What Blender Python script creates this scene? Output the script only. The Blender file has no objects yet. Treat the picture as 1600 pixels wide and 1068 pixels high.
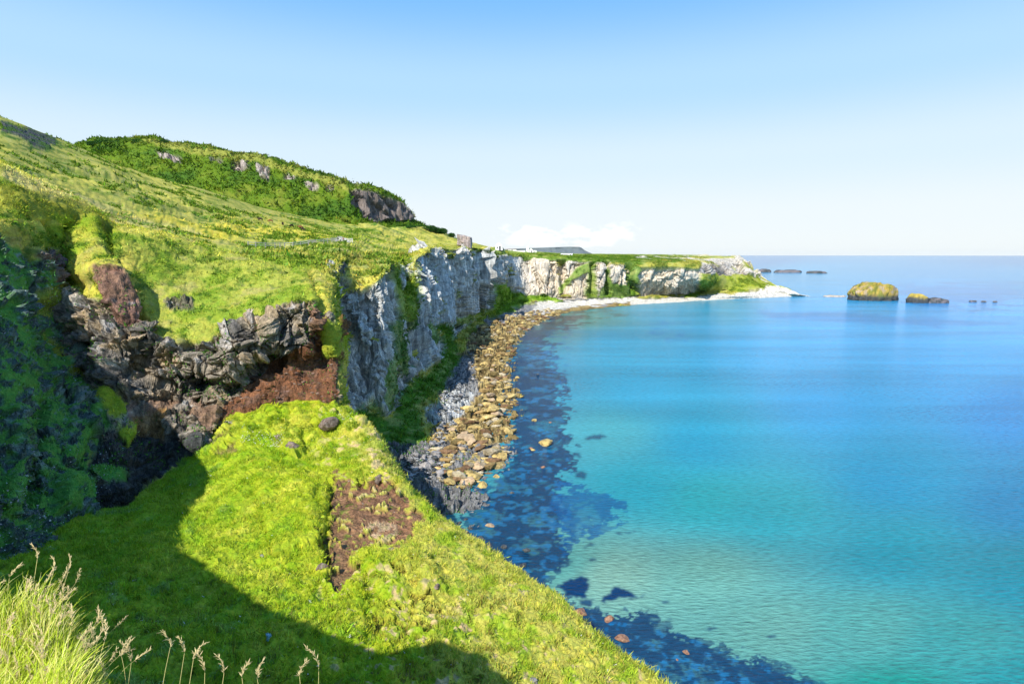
import bpy, math, random
import numpy as np
random.seed(7); RNG = np.random.default_rng(11)
F = 889.0; CU, CV = 800.0, 534.0; H = 40.0
PITCH = math.atan((534 - 397.5) / F)
CP, SP = math.cos(PITCH), math.sin(PITCH)
SUN_AZ, SUN_EL = math.radians(27), math.radians(43)      # behind and left of the camera
SUN = np.array([-math.sin(SUN_AZ) * math.cos(SUN_EL), -math.cos(SUN_AZ) * math.cos(SUN_EL), math.sin(SUN_EL)])
scene = bpy.context.scene
COL = scene.collection

# ------------------------------------------------------------------ camera maths
def ray(u, v):
    a = (np.asarray(u, float) - CU) / F; b = (CV - np.asarray(v, float)) / F
    return a, CP + b * SP, -SP + b * CP
def P(u, v, d):
    x, y, z = ray(u, v); t = d / y
    return np.stack([x * t, y * t, H + z * t], -1)
def G(u, v, z=0.0):
    x, y, zz = ray(u, v); t = (z - H) / zz
    return np.stack([x * t, y * t, H + zz * t], -1)
def proj(p):
    x = p[..., 0]; y = p[..., 1]; z = p[..., 2] - H
    f = y * CP - z * SP; up = y * SP + z * CP
    f = np.where(f > .05, f, .05)
    return CU + F * x / f, CV - F * up / f, f

# ------------------------------------------------------------------ noise
from concurrent.futures import ThreadPoolExecutor
_pm = np.random.default_rng(5).permutation(256).astype(np.int32); _PM = np.concatenate([_pm, _pm]); _VL = np.random.default_rng(6).random(512).astype(np.float32)
def _h(i, j, k, s):
    return _VL[_PM[(_PM[(_PM[(i + s * 37) & 255] + j) & 255] + k) & 255] + (s * 13 & 255)]
def _par(fn, p, nout):
    sh = p.shape[:-1]; q = np.ascontiguousarray(p.reshape(-1, 3), dtype=np.float32); n = len(q)
    if n < 20000:
        r = fn(q); return r.reshape(sh) if nout == 1 else tuple(x.reshape(sh) for x in r)
    ch = np.array_split(q, max(4, n // 60000))
    with ThreadPoolExecutor(4) as ex: rs = list(ex.map(fn, ch))
    if nout == 1: return np.concatenate(rs).reshape(sh)
    return tuple(np.concatenate([r[i] for r in rs]).reshape(sh) for i in range(nout))
def _vn(p, s):
    f = np.floor(p); r = p - f; f = f.astype(np.int32); r = r * r * (3 - 2 * r); out = 0
    for a in (0, 1):
        for b in (0, 1):
            for c in (0, 1):
                w = (r[:, 0] if a else 1 - r[:, 0]) * (r[:, 1] if b else 1 - r[:, 1]) * (r[:, 2] if c else 1 - r[:, 2])
                out = out + w * _h(f[:, 0] + a, f[:, 1] + b, f[:, 2] + c, s)
    return out * 2 - 1
def fbm(p, o=4, s=0, g=.5):
    def fn(q):
        out = 0; a = 1; t = 0
        for i in range(o):
            out = out + a * _vn(q * (2.03 ** i) + 17.3 * i, s + i); t += a; a *= g
        return out / t * 1.25
    return _par(fn, np.asarray(p), 1)
def worley(p, s=0, jit=.9):
    def fn(p):
        f = np.floor(p).astype(np.int32); r = p - f
        F1 = np.full(len(p), 9., np.float32); F2 = F1.copy(); ID = np.zeros_like(F1)
        for a in (-1, 0, 1):
            for b in (-1, 0, 1):
                for c in (-1, 0, 1):
                    i, j, k = f[:, 0] + a, f[:, 1] + b, f[:, 2] + c
                    dx = a + .5 + jit * (_h(i, j, k, s) - .5) - r[:, 0]
                    dy = b + .5 + jit * (_h(i, j, k, s + 1) - .5) - r[:, 1]
                    dz = c + .5 + jit * (_h(i, j, k, s + 2) - .5) - r[:, 2]
                    d = dx * dx + dy * dy + dz * dz; m = d < F1
                    F2 = np.where(m, F1, np.minimum(F2, d)); F1 = np.where(m, d, F1)
                    ID = np.where(m, _h(i, j, k, s + 3), ID)
        return np.sqrt(F1), np.sqrt(F2), ID
    return _par(fn, np.asarray(p), 3)
def lod(X, k, fn):
    """fn(points) at feature sizes that double with distance (k), blended between neighbouring sizes"""
    sh = X.shape[:-1]; x = X.reshape(-1, 3); Lk = np.log2(np.broadcast_to(k, sh).ravel()); out = np.zeros(len(x))
    for n_ in range(int(np.floor(Lk.min())), int(np.ceil(Lk.max())) + 1):
        w_ = 1 - np.abs(Lk - n_); m = w_ > 1e-4
        if m.any(): out[m] += fn(x[m] / 2.0 ** n_ + n_ * 31.7) * w_[m]
    return out.reshape(sh)
def ss(a, b, x):
    t = np.clip((x - a) / (b - a), 0, 1); return t * t * (3 - 2 * t)
def lin(r, g, b, k=1.0):
    c = np.array([r, g, b]) / 255.; c = np.where(c <= .04045, c / 12.92, ((c + .055) / 1.055) ** 2.4)
    return c * k
def mixc(a, b, w):
    return a + (b - a) * w[..., None]
def inpoly(u, v, poly):
    r = np.zeros(u.shape, bool); n = len(poly)
    for i in range(n):
        x0, y0 = poly[i]; x1, y1 = poly[(i + 1) % n]
        c = ((y0 > v) != (y1 > v))
        with np.errstate(divide='ignore', invalid='ignore'):
            xi = (x1 - x0) * (v - y0) / (y1 - y0 if y1 != y0 else 1e-9) + x0
        r ^= c & (u < xi)
    return r
def blur(a, n=1):
    for _ in range(n):
        for ax in (0, 1):
            q = np.pad(a, [(1, 1) if i == ax else (0, 0) for i in range(a.ndim)], mode='edge')
            sl = lambda k: tuple(slice(k, k + a.shape[ax]) if i == ax else slice(None) for i in range(a.ndim))
            a = .25 * q[sl(0)] + .5 * q[sl(1)] + .25 * q[sl(2)]
    return a

# ------------------------------------------------------------------ lofts
def pchip(Y, ns):
    """Y (K,...) samples at 0..K-1; ns samples per span."""
    D = Y[1:] - Y[:-1]; M = np.zeros_like(Y)
    a, b = D[:-1], D[1:]
    with np.errstate(divide='ignore', invalid='ignore'):
        hm = np.where(a * b > 0, 2 * a * b / (a + b), 0)
    M[1:-1] = hm * .6 + .4 * np.where(a * b > 0, (a + b) / 2, (a + b) / 5); M[0] = D[0]; M[-1] = D[-1]
    out = []
    for i, n in enumerate(ns):
        t = (np.arange(n) / n).reshape((-1,) + (1,) * (Y.ndim - 1))
        h00 = 2 * t**3 - 3 * t**2 + 1; h10 = t**3 - 2 * t**2 + t; h01 = -2 * t**3 + 3 * t**2; h11 = t**3 - t**2
        out.append(h00 * Y[i] + h10 * M[i] + h01 * Y[i + 1] + h11 * M[i + 1])
    out.append(Y[-1:]); return np.concatenate(out, 0)
def loft(cols, step=1.5, cap=400, capr=None, sm=2):
    A = np.array(cols, float)                                  # (C,R,3)
    u, v, f = proj(A); u = np.clip(u, -300, 1900); v = np.clip(v, -100, 1300)
    nc = [int(min(cap, max(2, np.max(np.hypot(u[i+1]-u[i], v[i+1]-v[i])) / step))) for i in range(A.shape[0]-1)]
    nr = [int(min(cap, max(2, np.percentile(np.hypot(u[:, j+1]-u[:, j], v[:, j+1]-v[:, j]), 85) / step))) for j in range(A.shape[1]-1)]
    if capr: nr = [min(a, b) for a, b in zip(nr, capr)]
    B = pchip(A, nc); B = pchip(np.swapaxes(B, 0, 1), nr); B = np.swapaxes(B, 0, 1)
    return blur(B, sm)
def boxb(a, r):
    for ax in (0, 1):
        c_ = np.cumsum(np.pad(a, [(r + 1, r) if i == ax else (0, 0) for i in (0, 1)], mode='edge'), axis=ax); n_ = a.shape[ax]
        a = (c_[2 * r + 1:] - c_[:n_] if ax == 0 else c_[:, 2 * r + 1:] - c_[:, :n_]) / (2 * r + 1)
    return a
def gnormal(X):
    du = np.gradient(X, axis=0); dv = np.gradient(X, axis=1)
    n = np.cross(dv, du); return n / (np.linalg.norm(n, axis=-1, keepdims=True) + 1e-9)
def new_obj(name, me, parent=None):
    o = bpy.data.objects.new(name, me); COL.objects.link(o)
    if parent: o.parent = parent
    return o
def tag(o, label=None, cat=None, group=None, kind=None):
    for k, val in (('label', label), ('category', cat), ('group', group), ('kind', kind)):
        if val: o[k] = val
    return o
def mesh_np(name, V, faces, mat, color=None, smooth=True, attrs=None):
    me = bpy.data.meshes.new(name); k = faces.shape[1]
    me.vertices.add(len(V)); me.vertices.foreach_set('co', V.astype(np.float32).ravel())
    me.loops.add(faces.size); me.loops.foreach_set('vertex_index', faces.astype(np.int32).ravel())
    me.polygons.add(len(faces)); me.polygons.foreach_set('loop_start', (np.arange(len(faces)) * k).astype(np.int32))
    me.polygons.foreach_set('use_smooth', np.full(len(faces), smooth))
    me.update(calc_edges=True)
    if color is not None:
        ca = me.attributes.new('Col', 'FLOAT_COLOR', 'POINT')
        c4 = np.concatenate([color, np.ones((len(color), 1))], 1).astype(np.float32); ca.data.foreach_set('color', c4.ravel())
    for nme, arr in (attrs or {}).items():
        at = me.attributes.new(nme, 'FLOAT', 'POINT'); at.data.foreach_set('value', arr.astype(np.float32).ravel())
    if mat: me.materials.append(mat)
    return me
def grid_faces(nu, nv):
    i = np.arange(nu * nv).reshape(nu, nv)
    return np.stack([i[:-1, :-1], i[:-1, 1:], i[1:, 1:], i[1:, :-1]], -1).reshape(-1, 4)
def split_grid(X, col, rock, region, spec, flat=()):
    """one displaced sheet cut into several named terrain objects; spec: id -> (name, label, material)"""
    nu, nv = X.shape[:2]; Fc = grid_faces(nu, nv); rid = region[:-1, :-1].ravel()
    V = X.reshape(-1, 3); C = col.reshape(-1, 3); R = rock.ravel()
    for k, (name, mat) in spec.items():
        f = Fc[rid == k]
        if not len(f): continue
        used, inv = np.unique(f, return_inverse=True)
        me = mesh_np(name, V[used], inv.reshape(-1, 4), mat, C[used], smooth=(k not in flat), attrs={'rock': R[used]})
        tag(new_obj(name, me), kind='structure')

# ------------------------------------------------------------------ materials
def mat_new(name):
    m = bpy.data.materials.new(name); m.use_nodes = True; nt = m.node_tree; nt.nodes.clear()
    return m, nt
def N(nt, t, **kw):
    n = nt.nodes.new(t)
    for k, v in kw.items():
        if k in n.inputs: n.inputs[k].default_value = v
        else: setattr(n, k, v)
    return n
def L(nt, a, b): nt.links.new(a, b)
def math_n(nt, op, a, b=None, c=None, clamp=False):
    n = nt.nodes.new('ShaderNodeMath'); n.operation = op; n.use_clamp = clamp
    for i, q in enumerate((a, b, c)):
        if q is None: continue
        if hasattr(q, 'default_value') or hasattr(q, 'is_linked'): nt.links.new(q, n.inputs[i])
        else: n.inputs[i].default_value = q
    return n.outputs[0]
def terrain_mat():
    m, nt = mat_new('terrain_surface')
    geo = N(nt, 'ShaderNodeNewGeometry'); at = N(nt, 'ShaderNodeAttribute', attribute_name='Col'); rk = N(nt, 'ShaderNodeAttribute', attribute_name='rock')
    cam = N(nt, 'ShaderNodeVectorMath', operation='DISTANCE'); L(nt, geo.outputs['Position'], cam.inputs[0]); cam.inputs[1].default_value = (0, 0, 40)
    # world-position noise at three sizes
    def noise(scale, det=4, rough=.6, vec=None, typ=None):
        n = N(nt, 'ShaderNodeTexNoise', Scale=scale, Detail=det, Roughness=rough); L(nt, vec or geo.outputs['Position'], n.inputs['Vector']); return n.outputs['Fac']
    n1 = noise(3.2, 5, .65); n2 = noise(.55, 5, .6); n3 = noise(9, 3, .7)
    mp = N(nt, 'ShaderNodeMapping'); mp.inputs['Scale'].default_value = (.9, .9, .13); L(nt, geo.outputs['Position'], mp.inputs['Vector'])
    nv = noise(1.0, 6, .68, mp.outputs[0])
    vor = N(nt, 'ShaderNodeTexVoronoi', Scale=1.3, feature='DISTANCE_TO_EDGE'); L(nt, geo.outputs['Position'], vor.inputs['Vector'])
    # brightness variation
    g = math_n(nt, 'MULTIPLY_ADD', n1, 1.5, .25); g2 = math_n(nt, 'MULTIPLY_ADD', n2, .9, .55); gg = math_n(nt, 'MULTIPLY', g, g2)
    r = math_n(nt, 'MULTIPLY_ADD', nv, 3.2, -.6); r2 = math_n(nt, 'MULTIPLY_ADD', n1, 1.2, .4); rr = math_n(nt, 'MULTIPLY', r, r2)
    ck = N(nt, 'ShaderNodeMapRange'); ck.inputs[1].default_value = 0; ck.inputs[2].default_value = .06; ck.inputs[3].default_value = .55; ck.inputs[4].default_value = 1
    L(nt, vor.outputs['Distance'], ck.inputs[0]); rr = math_n(nt, 'MULTIPLY', rr, ck.outputs[0])
    mx = N(nt, 'ShaderNodeMix', data_type='FLOAT'); L(nt, rk.outputs['Fac'], mx.inputs['Factor']); L(nt, gg, mx.inputs['A']); L(nt, rr, mx.inputs['B'])
    # A,B float sockets are the first pair
    vm = N(nt, 'ShaderNodeVectorMath', operation='SCALE'); L(nt, at.outputs['Color'], vm.inputs[0]); L(nt, mx.outputs[0], vm.inputs['Scale'])
    # straw / moss shift on grass
    hs = N(nt, 'ShaderNodeHueSaturation'); L(nt, vm.outputs[0], hs.inputs['Color'])
    hue = math_n(nt, 'MULTIPLY_ADD', noise(1.1, 4, .7), -.13, .565); inv = math_n(nt, 'SUBTRACT', 1.0, rk.outputs['Fac'])
    hm = N(nt, 'ShaderNodeMix', data_type='FLOAT'); L(nt, inv, hm.inputs['Factor']); hm.inputs['A'].default_value = .5; L(nt, hue, hm.inputs['B'])
    L(nt, hm.outputs[0], hs.inputs['Hue'])
    b1 = N(nt, 'ShaderNodeBump', Strength=.75, Distance=.22); L(nt, n1, b1.inputs['Height'])
    b2 = N(nt, 'ShaderNodeBump', Strength=.6, Distance=.08); L(nt, n3, b2.inputs['Height']); L(nt, b1.outputs[0], b2.inputs['Normal'])
    b3 = N(nt, 'ShaderNodeBump', Distance=1.4); L(nt, nv, b3.inputs['Height']); L(nt, b2.outputs[0], b3.inputs['Normal']); L(nt, math_n(nt, 'MULTIPLY', rk.outputs['Fac'], .8), b3.inputs['Strength'])
    bs = N(nt, 'ShaderNodeBsdfPrincipled', Roughness=.95); bs.inputs['Specular IOR Level'].default_value = .12
    L(nt, hs.outputs[0], bs.inputs['Base Color']); L(nt, b3.outputs[0], bs.inputs['Normal'])
    o = N(nt, 'ShaderNodeOutputMaterial'); L(nt, bs.outputs[0], o.inputs[0])
    return m
def leaf_mat(name, trans=.4):
    m, nt = mat_new(name); at = N(nt, 'ShaderNodeAttribute', attribute_name='Col')
    d = N(nt, 'ShaderNodeBsdfDiffuse'); t = N(nt, 'ShaderNodeBsdfTranslucent'); mx = N(nt, 'ShaderNodeMixShader'); mx.inputs[0].default_value = trans
    L(nt, at.outputs['Color'], d.inputs[0]); L(nt, at.outputs['Color'], t.inputs[0]); L(nt, d.outputs[0], mx.inputs[1]); L(nt, t.outputs[0], mx.inputs[2])
    o = N(nt, 'ShaderNodeOutputMaterial'); L(nt, mx.outputs[0], o.inputs[0]); return m
def plain(name, c, rough=.8, vary=.25, scale=2.0, spec=.2, bump=.3, tints=None, dist=.1):
    m, nt = mat_new(name); tc = N(nt, 'ShaderNodeNewGeometry')
    n = N(nt, 'ShaderNodeTexNoise', Scale=scale, Detail=6, Roughness=.65); L(nt, tc.outputs['Position'], n.inputs['Vector'])
    cr = N(nt, 'ShaderNodeValToRGB'); e = cr.color_ramp.elements
    c2 = tints if tints is not None else np.clip(np.array(c) * (1 + vary), 0, 1)
    e[0].position = .36; e[1].position = .64
    e[0].color = (*(np.array(c) * (1 - vary)), 1); e[1].color = (*c2, 1); L(nt, n.outputs['Fac'], cr.inputs[0])
    b = N(nt, 'ShaderNodeBump', Strength=bump, Distance=dist); L(nt, n.outputs['Fac'], b.inputs['Height'])
    p = N(nt, 'ShaderNodeBsdfPrincipled', Roughness=rough); p.inputs['Specular IOR Level'].default_value = spec
    L(nt, cr.outputs[0], p.inputs['Base Color']); L(nt, b.outputs[0], p.inputs['Normal'])
    o = N(nt, 'ShaderNodeOutputMaterial'); L(nt, p.outputs[0], o.inputs[0]); return m
TERR = terrain_mat(); LEAF = leaf_mat('grass_blade', .22)

# palette (surface colours)
GRASS = np.array([.37, .35, .065]); LIME_G = np.array([.34, .40, .022]); FIELD = np.array([.54, .48, .075]); STRAW = np.array([.50, .42, .14])
GREEN = np.array([.16, .27, .018]); DARKG = np.array([.055, .125, .014]); MOSS = np.array([.10, .26, .045])
BASALT = np.array([.34, .29, .225]); DARKB = np.array([.055, .06, .06]); RED = np.array([.235, .10, .048]); BROWN = np.array([.20, .10, .045])
LIMEST = np.array([.66, .62, .55]); LIMEBL = np.array([.56, .57, .55]); CREAM = np.array([.66, .56, .42]); PINKW = np.array([.70, .62, .52])
WHITE = np.array([.66, .62, .54]); OCHRE = np.array([.50, .375, .155]); GREYR = np.array([.22, .22, .22]); SANDG = np.array([.47, .36, .16])

class Painter:
    def __init__(s, X, jit=7, seed=0):
        s.X = X; u, v, f = proj(X); s.f = f
        s.u0, s.v0 = u, v; k = np.clip(f / 80., .5, 12); s.k = k
        s.u = u + jit * 1.6 * lod(X, k, lambda q: fbm(q / 2.2, 4, seed + 5)); s.v = v + jit * 1.6 * lod(X, k, lambda q: fbm(q / 2.2 + 50, 4, seed + 9))
        s.n1 = lod(X, k, lambda q: fbm(q / 3.0, 4, seed + 21)); s.n2 = lod(X, k, lambda q: fbm(q / 1.0, 3, seed + 31)); s.n3 = lod(X, k, lambda q: fbm(q / 8.0, 3, seed + 41))
        s.col = np.tile(GRASS, u.shape + (1,)).astype(float); s.rock = np.zeros(u.shape)
        s.reg = np.zeros(u.shape, int)
    def mask(s, poly, soft=1):
        return blur(inpoly(s.u, s.v, poly).astype(float), soft)
    def paint(s, w, color, rock=None, amt=1.0):
        w = w * amt; s.col = mixc(s.col, color, w)
        if rock is not None: s.rock = s.rock * (1 - w) + rock * w

def displace(X, n, rock, kind, seed=0, f=None, hug=1.0, earth=None):
    """kind: 0 basalt blocks, 1 limestone flutes"""
    ks = np.clip(f / 85., .7, 8.0)
    def grass(q):
        return fbm(q / 7, 4, seed) * 1.0 + np.abs(fbm(q / 1.9, 3, seed + 3)) * .55 + fbm(q / .7, 2, seed + 7) * .12
    def wp(q): return q + 1.2 * np.stack([fbm(q / 4, 3, seed + 50), fbm(q / 4 + 9, 3, seed + 51), fbm(q / 4 + 19, 3, seed + 52)], -1)
    def bas(q):
        w_ = q + .35 * (wp(q) - q); F1, F2, ID = worley(w_ / 6.0 * np.array([1, 1, 1.1]), seed + 60); G1, G2, I2 = worley(w_ / 2.3 * np.array([1, 1, .8]) + ID[..., None] * 7, seed + 65); f1, f2, id2 = worley(w_ / .95, seed + 70)
        wob = fbm(q / 5, 3, seed + 33); t1 = q[..., 2] / 2.4 + wob * 1.6 + .08 * q[..., 0]; t2 = (q[..., 0] * .8 + q[..., 1] * .5) / 3.1 + fbm(q / 6 + 30, 3, seed + 34) * 1.6; rid = 1 - 2 * np.abs(fbm(q / 4.5, 4, seed + 35))
        s1 = t1 - np.floor(t1); s2 = t2 - np.floor(t2)
        r2 = 1 - 2.2 * np.abs(fbm(q / 1.7 + 9, 4, seed + 37, .55)); r3 = 1 - 2.2 * np.abs(fbm(w_ / np.array([9, 9, 5.]) + 3, 3, seed + 38))
        return (ID - .5) * .7 - (1 - ss(0, .035, F2 - F1)) * .8 + s1 * .8 * ss(-.3, .3, fbm(q / 3 + 60, 2, seed + 36)) + s2 * .9 + (rid - .5) * 1.5 + (r3 - .5) * 1.6 + (r2 - .5) * .75 + (I2 - .5) * .5 - (1 - ss(0, .06, G2 - G1)) * .5 + (id2 - .5) * .3 - (1 - ss(0, .1, f2 - f1)) * .12 + fbm(q / .5, 3, seed + 80, .6) * .25
    def lim(q):
        w_ = wp(q); l1, l2, lid = worley(w_ / 5.0 * np.array([1, 1, .12]), seed + 90); m1, m2, mid = worley(w_ / 1.6 * np.array([1, 1, .22]), seed + 96)
        led = fbm(np.stack([q[..., 2] / 2.6, q[..., 0] / 30., q[..., 1] / 30.], -1), 3, seed + 99)
        return (lid - .5) * 3.4 - (1 - ss(0, .12, l2 - l1)) * 1.2 + (mid - .5) * 1.8 - (1 - ss(0, .14, m2 - m1)) * .9 + led * .45 + fbm(q / .8, 3, seed + 44) * .3
    def soil(q): return fbm(q / 3.5, 4, seed + 15) * .8 + fbm(q / .9, 3, seed + 16) * .35 + np.maximum(0, .28 - worley(q / .8, seed + 17)[0]) * 1.1 * (fbm(q / 2.5, 2, seed + 18) > 0)
    d = np.zeros(rock.shape); kk = ks; E_ = np.zeros(rock.shape) if earth is None else earth
    for w_, fn in (((1 - rock), grass), (rock * (1 - kind) * (1 - E_), bas), (rock * (1 - kind) * E_, soil), (rock * kind, lim)):
        m = w_ > .01
        if m.any(): d[m] += lod(X[m], ks[m], fn) * w_[m]
    return X + n * (d * ks ** .9 * hug)[..., None]

# =================================================================== COAST SHEET
PT, GZ = 'p', 'g'
def p(u, v, d): return P(u, v, d)
def g(u, v, z): return G(u, v, z)
def dn(q, dx, dy, z): return np.array([q[0] + dx, q[1] + dy, z])
C = []
def near_col(back, crest, field, path, brow, steep, edge, mid, foot):
    pts = [p(*back), p(*crest), p(*field), p(*path), p(*brow), p(*steep), p(*edge), p(*mid), p(*foot)]
    ft = pts[-1]; pts += [dn(ft, 0, -.5, ft[2] - 4), dn(ft, 0, -.5, ft[2] - 8), dn(ft, 0, -.5, ft[2] - 12)]
    C.append(pts)
near_col((-300,170,300),(-250,120,220),(-250,205,140),(-250,255,95),(-250,318,76),(-250,365,66),(-250,430,60),(-250,600,50),(-250,900,38))
near_col((-20,210,320),(0,183,225),(0,235,140),(0,268,95),(0,300,87),(0,352,80),(0,408,77),(0,640,61),(10,882,47))
near_col((50,225,330),(60,205,230),(60,255,150),(62,292,105),(65,315,93),(62,362,89),(60,415,86),(72,600,73),(70,850,52))
near_col((110,245,350),(120,229,240),(120,275,160),(130,315,112),(120,335,99),(110,390,95),(96,466,89),(118,600,80),(130,806,60))
near_col((160,275,360),(165,250,250),(190,292,170),(190,338,118),(185,360,99),(175,400,93),(165,445,86),(190,600,79),(200,790,64))
near_col((225,300,380),(230,274,275),(260,315,185),(260,357,128),(255,375,104),(245,440,94),(240,530,85),(255,630,81),(265,742,72))
near_col((325,330,400),(330,303,305),(340,338,200),(330,370,140),(330,395,109),(325,460,95),(320,540,85.5),(325,610,83.5),(318,700,78))
near_col((425,355,430),(430,331,335),(430,355,230),(420,385,150),(410,405,113),(405,450,98),(400,498,88.5),(400,580,87),(392,650,83))
near_col((500,365,460),(500,346,365),(500,362,260),(490,385,170),(480,400,122),(475,435,103),(478,472,91),(475,560,90.5),(470,634,87))
near_col((560,370,480),(560,354,390),(560,368,290),(545,385,190),(530,400,138),(518,435,108),(512,482,94),(528,560,93),(528,642,88))
# the cliffs of the bay: back, crest, field, path, brow, steep, edge, mid, foot, talus, waterline, under water
def bay_col(back, crest, field, path, brow, steep, edge, mid, foot, tal, wat, zf=5, zt=2.6):
    pts = [p(*back), p(*crest), p(*field), p(*path), p(*brow), p(*steep), p(*edge), p(*mid), g(*foot, zf), g(*tal, zt), g(*wat, .15)]
    pts.append(pts[-1] + np.array([5, 0, -2.5])); C.append(pts)
bay_col((590,372,500),(590,356,405),(585,370,310),(565,388,205),(550,403,150),(538,428,126),(533,455,119),(540,560,116),(548,672,0),(590,745),(690,830)) if False else None
bay_col((590,372,500),(590,356,405),(585,370,310),(565,388,205),(550,403,150),(538,428,128),(533,455,121),(540,560,118),(552,690),(600,760),(672,838),4.5)
bay_col((610,375,510),(610,357,410),(600,373,320),(590,390,215),(580,405,165),(575,424,139),(560,455,127),(560,550,123),(583,668),(630,735),(702,815),4.5)
bay_col((625,378,520),(625,357,415),(615,374,330),(605,392,225),(605,404,180),(603,415,145),(603,428,134),(606,540,128),(606,652),(665,700),(745,752),5)
bay_col((635,380,520),(635,357,418),(625,375,335),(615,393,235),(618,403,190),(620,412,166),(612,450,152),(622,520,145),(628,622),(690,668),(798,712),6)
bay_col((650,380,520),(650,358,425),(640,375,345),(630,390,250),(632,400,215),(632,415,192),(640,470,165),(643,540,157),(646,592),(705,630),(800,655),7)
bay_col((665,380,530),(665,361,430),(655,375,355),(645,388,270),(645,393,225),(645,400,205),(650,405,188),(655,500,178),(668,580),(715,600),(800,615),6)
bay_col((690,382,540),(690,367,440),(680,377,370),(672,386,300),(672,389,245),(672,391,222),(672,394,207),(684,480,198),(694,560),(738,565),(798,578),5)
bay_col((705,385,550),(705,371,450),(695,378,390),(690,385,320),(690,388,280),(690,390,262),(690,393,250),(698,460,246),(712,528),(745,540),(800,552),4)
bay_col((735,390,560),(735,379,460),(725,382,410),(715,386,350),(715,388,315),(715,389,300),(715,392,288),(722,450,286),(738,505),(770,518),(805,530),4)
bay_col((765,392,600),(765,386,480),(755,387,430),(750,388,390),(748,389,350),(747,390,340),(747,393,328),(752,440,326),(765,488),(790,502),(838,506),4)
bay_col((790,394,700),(790,391,520),(785,391,470),(780,392,430),(778,393,405),(777,394,392),(776,396,380),(780,430,378),(790,476),(820,488),(868,492),4.5)
bay_col((812,395,900),(812,393,600),(808,393,540),(806,394,500),(804,395,470),(803,397,455),(802,400,445),(806,430,440),(815,471),(845,477),(900,486),5)
bay_col((840,396,1000),(840,394,680),(840,395,600),(840,395.5,550),(840,396,510),(840,398,480),(838,401,462),(840,430,458),(845,467),(868,473),(935,481),5)
bay_col((890,397.5,1100),(890,396,750),(890,397,660),(890,397.5,600),(890,399,540),(890,400,500),(888,403,462),(888,430,458),(888,466.5),(905,471),(975,477.5),5)
bay_col((940,398.5,1200),(940,397,800),(940,397.6,700),(940,398.2,620),(940,400,550),(940,402,505),(938,406,468),(938,435,463),(938,465),(955,469.5),(1010,474.5),5)
bay_col((1000,399,1200),(1000,397.4,820),(1000,398,720),(1000,398.8,640),(1000,401,570),(1000,404,520),(990,412,478),(990,438,472),(1000,462.5),(1015,467),(1060,471.5),5)
bay_col((1060,399.5,1100),(1060,397.8,800),(1060,398.5,720),(1060,399.5,640),(1060,401,590),(1055,404,560),(1050,412,490),(1052,436,483),(1060,459),(1075,464.5),(1100,469),5)
bay_col((1100,400,1000),(1100,398.6,780),(1100,399.5,700),(1100,400.5,640),(1100,403,600),(1100,408,570),(1098,416,497),(1098,436,489),(1098,457),(1110,463.5),(1130,467.5),5)
bay_col((1130,401,900),(1130,399.8,760),(1130,400.5,700),(1130,401,650),(1130,403,612),(1130,412,600),(1130,424,565),(1128,437,540),(1130,454),(1145,462.5),(1160,466),6)
bay_col((1158,403,850),(1158,400.8,760),(1158,401.3,700),(1158,402,660),(1160,407,628),(1163,414,615),(1165,424,595),(1162,438,565),(1165,452),(1180,461),(1190,465),7)
bay_col((1175,424,800),(1175,423,720),(1176,423.5,690),(1178,424.5,670),(1180,426,650),(1182,430,635),(1186,436,610),(1188,443,585),(1192,451),(1205,459.5),(1212,464),7)
bay_col((1200,446,700),(1200,444.5,660),(1203,444.5,650),(1206,444.7,640),(1208,445,630),(1210,445.5,620),(1212,446.5,605),(1214,449,590),(1218,453),(1224,458.5),(1230,463),6)
bay_col((1225,450,680),(1225,449.5,650),(1226,449.6,640),(1227,449.8,630),(1228,450,620),(1229,450.3,612),(1230,450.8,605),(1231,452.5,592),(1233,455),(1238,459),(1243,462.5),4.5)
bay_col((1246,458,640),(1246,457.5,620),(1246,457.6,615),(1246.5,457.7,612),(1247,457.8,608),(1247.5,458,604),(1248,458.4,600),(1248.5,459,590),(1250,460),(1254,461.3),(1258,462.2),1.8,.8)
bay_col((1264,462.2,600),(1264,461.9,590),(1264,461.9,588),(1264,461.9,586),(1264,461.9,584),(1264,461.9,582),(1264,461.9,580),(1264,462,576),(1264,462.2),(1265,462.4),(1266,462.6),.0,-.2)
X = loft(C, step=1.45, cap=160, capr=[12, 70, 70, 70, 70, 80, 110, 130, 110, 60, 50, 10])
n = gnormal(X)
pt = Painter(X, 6, 1)
u, v, f = pt.u0, pt.v0, pt.f
Z = X[..., 2]
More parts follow.
